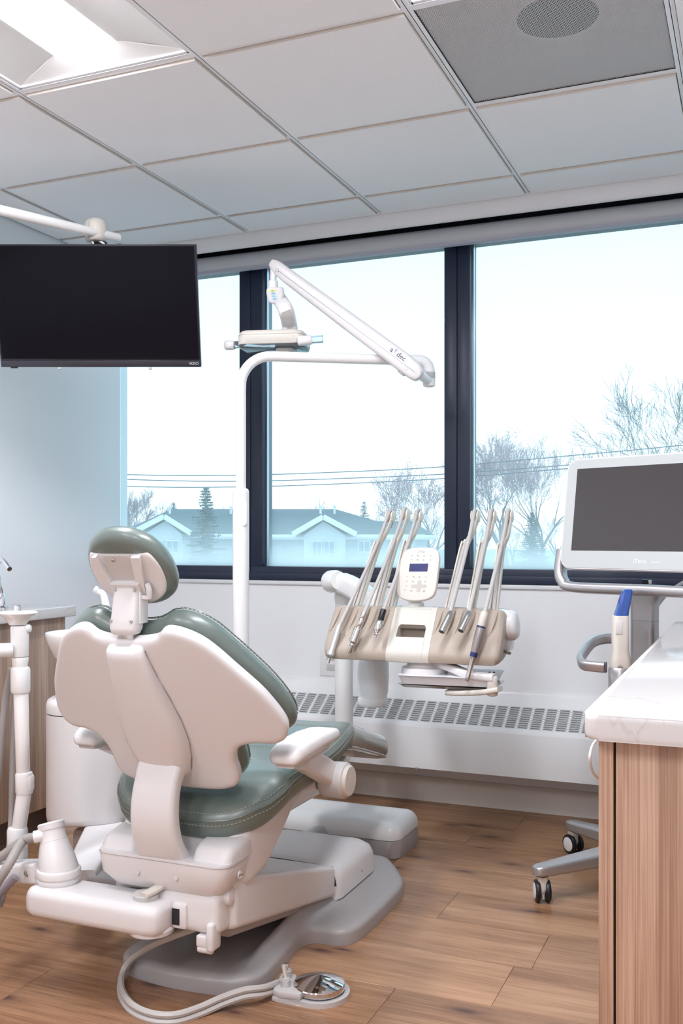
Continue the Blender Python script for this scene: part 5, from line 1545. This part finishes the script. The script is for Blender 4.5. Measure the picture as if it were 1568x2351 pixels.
for z, w in ((.10, .085), (.70, .082), (zbar - .11, .080), (zbar - .05, .082), (zbar - .028, .095), (zbar - .016, .125), (zbar - .008, .17)):
    rings.append([Vector((pc.x, pc.y, z)) + mt_ * a + Vector((-mn.x, -mn.y, 0)) * b for a, b in rrect(w, .05, .018, 5)])
put('column', loft(rings), M_SILVER, cart, angle=50)
zc_ = PD(1478, 1425, 2.97).z
put('column_seam', loft([[Vector((pc.x, pc.y, z)) + mt_ * a + Vector((-mn.x, -mn.y, 0)) * b for a, b in rrect(.0815, .0505, .018, 5)] for z in (zc_, zc_ + .0015)]), mat('shadow seam 6', (.3, .3, .32), .5), cart)
# U handle
hp = [PD(1432, 1468, 2.90), PD(1392, 1466, 2.90), PD(1362, 1474, 2.87), PD(1343, 1495, 2.82), PD(1333, 1514, 2.77), PD(1340, 1526, 2.73), PD(1365, 1530, 2.71), PD(1387, 1532, 2.70)]
put('handle', sweep(spline(hp, 5), rrect(.020, .030, .008, 4)), M_SILVER, cart, angle=60)
put('handle_cap', box(tuple(hp[-1] + Vector((.004, .0, 0))), (.006, .018, .028), .002), mat('dark grey cap', (.08, .08, .09), .4), cart)
# cradle and wand
wb_ = PD(1424, 1590, 2.78)
put('cradle', join(lathe(Vector((wb_.x, wb_.y, .66)), (0, 0, 1), [(.030, 0), (.032, .01), (.034, .075), (.030, .08), (.028, .075), (.026, .01)], 24), bx(wb_.x, pc.x, wb_.y - .02, pc.y, .66, .69, .005)), M_SILVER, cart, angle=50)
wand = thing('scanner_wand', 'white intraoral scanner wand with a blue sleeve standing in the cart cradle', 'scanner wand', (wb_.x, wb_.y, .67))
WM = Matrix.Translation((wb_.x, wb_.y, 0)) @ Matrix.Rotation(YAW, 4, 'Z')
z_t = PD(1424, 1413, 2.78).z; z_m = PD(1424, 1500, 2.78).z
put('wand_body', loft([[WM @ Vector((a, b, z)) for a, b in rrect(w, w * .92, w * .3, 5)] for z, w in ((.672, .048), (.69, .054), (z_m - .025, .055), (z_m - .008, .050), (z_m + .008, .0445), (z_t - .004, .0435), (z_t, .040))]), M_CREAM, wand, angle=50)
put('button_panel', WM and xf(box((-.009, -.0205, z_t - .032), (.020, .002, .036), .0006), WM), M_WHITE, wand)
for i in range(5):
    for j in range(5):
        if (i in (0, 4)) and (j in (0, 4)): continue
        put('speaker_hole', cyl(WM @ Vector((-.008 + (i - 2) * .0032 + (.0016 if j % 2 else 0), -.0256, z_m - .038 + (j - 2) * .0030)), WM @ Vector((-.008 + (i - 2) * .0032 + (.0016 if j % 2 else 0), -.0246, z_m - .038 + (j - 2) * .0030)), .0011, n=7), M_BLACK, wand)
put('side_button', lathe(WM @ Vector((.016, -.024, z_m - .062)), WM.to_3x3() @ Vector((.2, -1, 0)), [(.008, 0), (.008, .003), (.006, .004), (.001, .004)], 16), M_GREYP, wand)
put('blue_sleeve', loft([[WM @ Vector((a * w + dx, b * d2, z)) for a, b in ((-.5, -.35), (-.3, -.5), (.3, -.5), (.5, -.3), (.5, .3), (.3, .5), (-.3, .5), (-.5, .35))] for z, w, d2, dx in ((z_t - .004, .036, .034, .002), (z_t + .012, .034, .032, .005), (z_t + .055, .030, .024, .016), (z_t + .068, .026, .020, .0195), (z_t + .073, .018, .014, .021))]), mat('blue plastic sleeve', (.02, .075, .33), .2, coat=.4), wand, angle=25)
# small black adapter hanging under the monitor and thin wires
ad = PD(1482, 1336, 3.05)
put('cable_adapter', box((0, 0, 0), (.026, .014, .014), .002, M=frame(ad, mt_, (0, 0, 1))), M_BLACK, cart)
put('adapter_end', box((.015, 0, 0), (.005, .012, .012), .001, M=frame(ad, mt_, (0, 0, 1))), M_STEEL, cart)
for a, b in ((1438, 1448), (1470, 1472)):
    put('thin_wire', tube([PD(a, 1318, 3.04), PD((a + b) / 2 + 2, 1330, 3.04), PD(b, 1342, 3.04)], .0009, n=5), mat('blue wire', (.05, .06, .22), .4), cart)
put('rear_cable', tube([PD(1508, 1392, 3.1), PD(1530, 1365, 3.1), PD(1568, 1338, 3.1), PD(1600, 1330, 3.1)], .006, n=8), M_GREYP, cart)
# five-star base and castors
hub = Vector((SCx, SCy, 0))
put('base_hub', lathe(hub + Vector((0, 0, .085)), (0, 0, 1), [(.07, 0), (.085, .006), (.085, .05), (.07, .06), (.05, .065)], 32), M_SILVER, cart)
cast = [PZ(1245, 2070, 0), PZ(1316, 1958, 0)]
th0 = math.atan2(cast[0].y - hub.y, cast[0].x - hub.x)
rad = (Vector((cast[0].x, cast[0].y, 0)) - hub).length
spots = [Vector((cast[0].x, cast[0].y, 0)), Vector((cast[1].x, cast[1].y, 0))]
for k in (1, 2, 3):
    a = th0 + math.radians(72) * k
    spots.append(hub + Vector((math.cos(a), math.sin(a), 0)) * rad)
for i, c in enumerate(spots):
    d = (c - hub).normalized()
    S_ = Vector((-d.y, d.x, 0))
    rings = []
    Ld = (c - hub).length
    for f, w, z0, z1 in ((.15, .075, .088, .14), (.7, .062, .084, .122), (.94, .052, .080, .114), (1.02, .048, .080, .112), (1.06, .036, .081, .110), (1.075, .016, .083, .107)):
        cc = hub + d * (Ld * f)
        rings.append([cc + S_ * a + Vector((0, 0, (z0 + z1) / 2 + b)) for a, b in rrect(w, z1 - z0, min(.009, w * .3), 4)])
    lg = put('leg', loft(rings), M_SILVER, cart, angle=50)
    vd = -tF if i != 1 else (-tF + tR * .5).normalized()
    wx = Vector((vd.y, -vd.x, 0)).normalized()
    cf = put('castor', loft([[c + vd * (.004 * k2) + wx * a + Vector((0, 0, z)) + vd * b for a, b in rrect(w, .03, .008, 3)] for z, w, k2 in ((.078, .034, 0), (.06, .030, 0), (.045, .024, 1), (.03, .014, 1), (.014, .010, 1))]), M_CREAM, lg, angle=50)
    put('castor_stem', lathe(c + Vector((0, 0, .074)), (0, 0, 1), [(.012, 0), (.016, .003), (.016, .010)], 16), M_BLACK, lg)
    for s in (-1, 1):
        put('wheel', lathe(c + wx * (s * .008) + Vector((0, 0, .0335)), wx * s, [(.026, 0), (.0325, .002), (.0335, .006), (.0335, .010), (.031, .014), (.024, .016)], 28), M_BLACK, lg, angle=40)
        put('wheel_disc', lathe(c + wx * (s * .0235) + Vector((0, 0, .0335)), wx * s, [(.024, 0), (.024, .001), (.020, .0022), (.001, .0026)], 24), M_WHITE2, lg)
put('power_cable', tube([PX(1376, 1693, -.31), PX(1360, 1712, -.31), PX(1354, 1740, -.31), PX(1360, 1770, -.31), PX(1374, 1787, -.31), PX(1400, 1800, -.31)], .0028, n=8), mat('white cable', (.75, .75, .76), .4), cart)

# ================================================================== outside
GZ = -1.75
M_GROUND = mat('winter lawn and gravel', (.55, .56, .55), .95, vary=.25, vscale=.3)
struct(put('ground', bx(-120, 120, 4.6, 240, GZ - .3, GZ), M_GROUND, angle=0))
M_ROOF = mat('grey green shingle roof', (.085, .115, .135), .9, vary=.18, vscale=2.0, bump=.3, bscale=12)
M_SIDING = mat('pale house siding', (.66, .70, .74), .8)
M_TRIMW = mat('white house trim', (.85, .87, .90), .6)
M_PANE = mat('dim house window', (.22, .30, .38), .15)
M_BARK = mat('grey bark', (.20, .165, .165), .9)
M_TWIG = mat('red-brown twigs', (.44, .33, .35), .9)
M_BUD = mat('pink buds', (.62, .36, .38), .9)
M_SPRUCE = mat('blue green spruce needles', (.075, .13, .12), .9, vary=.3, vscale=3)
M_EVER = mat('dark evergreen needles', (.07, .115, .115), .9, vary=.3, vscale=3)

def view_x(px, d):
    "lateral offset of a column of the picture at distance d"
    return (px - 784.0) * d / FPX
def view_z(py, d):
    return EYE + (HORIZON - py) * d / FPX
def VW(lat, d, z):
    return tR * lat + tF * d + Vector((0, 0, z))

def house(label, d, x0, x1, ridge_px, hipL, hipR, ry, ey, gable, wins, pipes, name='bungalow'):
    """hip roof seen broadside: x0, x1 eave ends; ridge between px; gable: (left, peak, right, peak y, eave y)"""
    t = thing(name, label, 'house', tuple(VW(view_x((x0 + x1) / 2, d), d, GZ)), 'houses across the way')
    X0, X1 = view_x(x0, d), view_x(x1, d)
    R0, R1 = view_x(ridge_px[0], d), view_x(ridge_px[1], d)
    zr, ze = view_z(ry, d), view_z(ey, d)
    dep_ = 4.5
    put('walls', ([VW(a, d + b, z) for z in (GZ, ze) for a, b in ((X0 + .3, .4), (X1 - .3, .4), (X1 - .3, 2 * dep_ - .4), (X0 + .3, 2 * dep_ - .4))],
        [(0, 1, 5, 4), (1, 2, 6, 5), (2, 3, 7, 6), (3, 0, 4, 7), (0, 1, 2, 3), (4, 5, 6, 7)]), M_SIDING, t, angle=0)
    pts = [VW(X0, d, ze), VW(X1, d, ze), VW(X1, d + 2 * dep_, ze), VW(X0, d + 2 * dep_, ze), VW(R0, d + dep_, zr), VW(R1, d + dep_, zr)]
    rf = put('roof', (pts, [(0, 1, 5, 4), (1, 2, 5), (2, 3, 4, 5), (3, 0, 4), (0, 3, 2, 1)]), M_ROOF, t, angle=0)
    put('fascia', tube([VW(X0, d - .03, ze - .06), VW(X1, d - .03, ze - .06)], .10, n=6, sub=1), M_TRIMW, t)
    for gl, gp, gr, gpy, gey in gable:
        a, p, b = view_x(gl, d - 2), view_x(gp, d - 2), view_x(gr, d - 2)
        zp, zg = view_z(gpy, d - 2), view_z(gey, d - 2)
        put('gable_wall', ([VW(x_, d - 1.8 + dd, z_) for dd in (0, 2.6) for x_, z_ in ((a + .35, GZ), (b - .35, GZ), (b - .35, zg), (p, zp - .1), (a + .35, zg))],
            [(0, 1, 2, 3, 4), (5, 6, 7, 8, 9), (0, 1, 6, 5), (1, 2, 7, 6), (2, 3, 8, 7), (3, 4, 9, 8), (4, 0, 5, 9)]), M_SIDING, t, angle=0)
        for e, s in ((a, -1), (b, 1)):
            put('gable_roof', loft([[VW(e, d - 2.1 + dd, zg + q) for q in (0, .12)] + [VW(p, d - 2.1 + dd, zp + q) for q in (.12, 0)] for dd in (0, 4.5)]), M_ROOF, rf, angle=0)
            put('bargeboard', sweep([VW(e, d - 2.14, zg + .03), VW(p, d - 2.14, zp + .03)], rrect(.06, .17, .01, 1)), M_TRIMW, t, angle=0)
    for wx0, wx1, wy0, wy1 in wins:
        a, b = view_x(wx0, d - 1.85), view_x(wx1, d - 1.85)
        z1, z0 = view_z(wy0, d - 1.85), view_z(wy1, d - 1.85)
        dd = d - 1.86
        w_ = put('window', xf(box((0, 0, 0), (b - a, .08, z1 - z0)), Matrix.Translation(VW((a + b) / 2, dd, (z0 + z1) / 2)) @ Matrix.Rotation(YAW, 4, 'Z')), M_TRIMW, t, angle=0)
        for s in (-1, 1):
            put('pane', xf(box((s * (b - a) * .24, -.04, 0), ((b - a) * .40, .03, (z1 - z0) * .84)), Matrix.Translation(VW((a + b) / 2, dd, (z0 + z1) / 2)) @ Matrix.Rotation(YAW, 4, 'Z')), M_PANE, w_, angle=0)
    for px, py in pipes:
        c = VW(view_x(px, d + dep_ * .8), d + dep_ * .8, view_z(py + 12, d + dep_ * .8))
        put('vent_pipe', join(cyl(c, c + Vector((0, 0, .30)), .045, n=8), cyl(c + Vector((0, 0, .26)), c + Vector((0, 0, .33)), .07, n=8)), M_TRIMW, rf)
    return t
house('pale house with grey hip roof and a wide gable, behind the delivery unit', 34, 560, 975, (600, 768), 0, 0, 1160, 1229, [(672, 742, 818, 1189, 1229)], [(717, 739, 1241, 1273), (743, 768, 1241, 1273), (822, 850, 1241, 1268)], [(736, 1168), (768, 1168)])
house('pale house with grey hip roof and gable, seen between wall and light pole', 35, 258, 566, (345, 560), 0, 0, 1160, 1228, [(302, 378, 440, 1188, 1227)], [(345, 375, 1240, 1270), (382, 410, 1240, 1270)], [(358, 1170), (390, 1170), (530, 1170)])
house('low grey roofed house extension to the right of the gabled house', 37, 800, 1000, (834, 965), 0, 0, 1192, 1230, [], [], [])

def bare_tree(label, name, px, base_py, top_py, d, spread, seed, depth=6, twig=M_TWIG, buds=0, lean=0.0, stems=4, group='bare trees outside', dens=(2, 3, 3), r0=None):
    rnd = random.Random(seed)
    base_p = VW(view_x(px, d), d, GZ)
    H = view_z(top_py, d) - GZ
    t = thing(name, label, 'tree', tuple(base_p), group)
    thick, thin, tips = [], [], []
    def branch(p, dirv, L, r, lev):
        n = 3
        pts = [p]
        dv = dirv.copy()
        for i in range(n):
            dv = (dv + Vector((rnd.uniform(-1, 1), rnd.uniform(-1, 1), rnd.uniform(-.4, .8))) * .13).normalized()
            p = p + dv * (L / n)
            pts.append(p)
        rr = [max(.006, r * (1 - .45 * i / n)) for i in range(n + 1)]
        m = sweep(pts, circ(1.0, 4 if lev < 3 else 3), up=(1, .3, 0), scale=rr, caps=False)
        (thick if lev < 3 else thin).append(m)
        if lev >= depth:
            tips.extend(pts[1:])
            return
        k = (rnd.choice((2, 3, 3)) if lev < 3 else rnd.choice(dens)) if lev else stems
        for i in range(k):
            f = rnd.uniform(.55, 1.0) if i else 1.0
            j = min(n, max(1, int(round(f * n))))
            ang = rnd.uniform(.25, .62) * spread
            az = rnd.uniform(0, 2 * math.pi)
            o = dv.orthogonal().normalized()
            o.rotate(Matrix.Rotation(az, 3, dv))
            nd = (dv * math.cos(ang) + o * math.sin(ang) + Vector((lean, 0, .16))).normalized()
            branch(pts[j], nd, L * rnd.uniform(.62, .86), rr[j] * (.74 if i == 0 else .60), lev + 1)
    L0_ = H * .25
    branch(base_p, Vector((lean * .5, 0, 1)), L0_, r0 or H * .022, 0)
    # scale to the wanted height
    zmax = max(p[2] for m in thick + thin for p in m[0])
    f = H / (zmax - GZ)
    S_ = Matrix.Translation(base_p) @ Matrix.Scale(f, 4) @ Matrix.Translation(-base_p)
    put('branches', xf(join(*thick), S_), M_BARK, t, fix=False)
    stuff(put('twigs', xf(join(*thin), S_), twig, t, fix=False, angle=0))
    if buds:
        V, F = [], []
        for p in tips:
            if rnd.random() > buds: continue
            q = S_ @ p + Vector((rnd.gauss(0, .06), rnd.gauss(0, .06), rnd.gauss(0, .06)))
            s = rnd.uniform(.014, .030)
            k = len(V)
            V += [tuple(q + Vector((s, 0, -s))), tuple(q + Vector((-s, s, -s))), tuple(q + Vector((-s, -s, -s))), tuple(q + Vector((0, 0, s)))]
            F += [(k, k + 1, k + 3), (k + 1, k + 2, k + 3), (k + 2, k, k + 3), (k, k + 2, k + 1)]
        stuff(put('buds', (V, F), M_BUD, t, fix=False, angle=0))
    return t
bare_tree('bare tree with reddish buds behind the right window, left of the white monitor', 'budding_tree', 1160, 1300, 985, 48, 1.05, 11, 7, buds=.30, stems=5, dens=(2, 3, 3))
bare_tree('second budding tree just right of the other, close to the white monitor', 'budding_tree', 1240, 1300, 988, 50, 1.0, 23, 7, buds=.28, stems=5, dens=(2, 3, 3))
bare_tree('tall bare tree at the far right edge of the window', 'bare_tree', 1535, 1300, 822, 34, 1.1, 5, 7, twig=M_BARK, stems=5, lean=-.05, r0=.26, dens=(2, 2, 3))
bare_tree('pink budding tree just left of the right mullion', 'budding_tree', 1005, 1300, 1062, 46, 1.1, 31, 6, buds=.8, stems=5, dens=(2, 3, 3))
bare_tree('small bare tree at the left edge of the left window', 'bare_tree', 290, 1300, 1118, 42, 1.0, 41, 6, stems=5, dens=(3, 4))
bare_tree('thin bare tree rising behind the gabled roof', 'bare_tree', 722, 1300, 1135, 60, .9, 52, 5, stems=3)
bare_tree('thin bare tree behind the left house next to the light pole', 'bare_tree', 512, 1300, 1148, 60, .9, 58, 5, stems=3)

def spruce(label, px, top_py, d, width, mt, seed, name='spruce_tree', h0=.12):
    rnd = random.Random(seed)
    c = VW(view_x(px, d), d, GZ)
    H = view_z(top_py, d) - GZ
    t = thing(name, label, 'tree', tuple(c), 'evergreens outside')
    put('trunk', cyl(c, c + Vector((0, 0, H * .98)), .09, .01, 7), M_BARK, t)
    V, F = [], []
    z = h0
    while z < 1.0:
        R_ = width / 2 * (1 - z) ** .85 * rnd.uniform(.85, 1.1) + .04
        for k in range(max(5, int(14 * (1 - z) + 5))):
            a = rnd.uniform(0, 2 * math.pi)
            R2 = R_ * rnd.uniform(.7, 1.1)
            o = Vector((math.cos(a), math.sin(a), 0))
            s = Vector((-o.y, o.x, 0))
            p0 = c + Vector((0, 0, H * z))
            n = max(4, int(R2 / .07))
            for j in range(1, n + 1):
                f = j / n
                q = p0 + o * (R2 * f) + Vector((0, 0, -.30 * R2 * f * (1.4 - f)))
                for e in range(4):
                    w = .07 + .10 * (1 - f) * R2
                    u = (s * rnd.uniform(-1, 1) + o * rnd.uniform(-.2, .9) + Vector((0, 0, rnd.uniform(-.6, .35)))).normalized()
                    v = u.cross(o + Vector((0, 0, .3))).normalized() * .022
                    kk = len(V)
                    V += [tuple(q + v), tuple(q - v), tuple(q + u * w)]
                    F.append((kk, kk + 1, kk + 2))
        z += .016 + .012 * (1 - z)
    stuff(put('needles', (V, F), mt, t, fix=False, angle=0))
spruce('blue green spruce standing before the left house', 472, 1116, 27, 2.0, M_SPRUCE, 3)
spruce('dark rounded evergreen below the budding tree near the monitor', 1222, 1176, 40, 2.6, M_EVER, 9, 'evergreen_bush', .05)
spruce('distant dark conifer top over the left house roof', 398, 1152, 64, 2.4, M_EVER, 14, 'conifer', .3)
spruce('distant conifer right of the gabled house roof', 836, 1150, 66, 2.6, M_EVER, 17, 'conifer', .3)
# distant wood line: brownish tree masses on the horizon, one by one
rnd = random.Random(77)
for k, (px, py, w) in enumerate(((795, 1170, 40), (815, 1163, 36), (858, 1170, 40), (880, 1166, 38), (905, 1172, 44), (935, 1168, 40), (965, 1172, 44), (1110, 1190, 60), (1180, 1195, 60), (1280, 1180, 60), (330, 1180, 44), (300, 1172, 40))):
    bare_tree('hazy leafless tree in the far wood line beyond the houses', 'distant_tree', px, 1300, py, 85, 1.25, 100 + k, 5, stems=5, group='distant wood line')

# overhead wires
def wire(pts, d, label):
    P = [VW(view_x(a, d), d, view_z(b, d)) for a, b in pts]
    tag(put('overhead_wire', tube(P, .010, n=5, sub=5), mat('wire', (.10, .11, .14), .6)), label, 'wire', 'overhead wires')
wire([(-300, 1066), (273, 1089), (540, 1091), (800, 1083), (1027, 1071), (1300, 1047), (1568, 1022), (2000, 975)], 19, 'topmost of the three overhead wires outside')
wire([(-300, 1075), (273, 1100), (540, 1105), (800, 1098), (1027, 1088), (1300, 1068), (1568, 1046), (2000, 1004)], 19.4, 'middle one of the three overhead wires outside')
wire([(-300, 1092), (273, 1116), (540, 1118), (800, 1110), (1027, 1098), (1300, 1076), (1568, 1054), (2000, 1012)], 19.8, 'lowest of the three overhead wires outside')
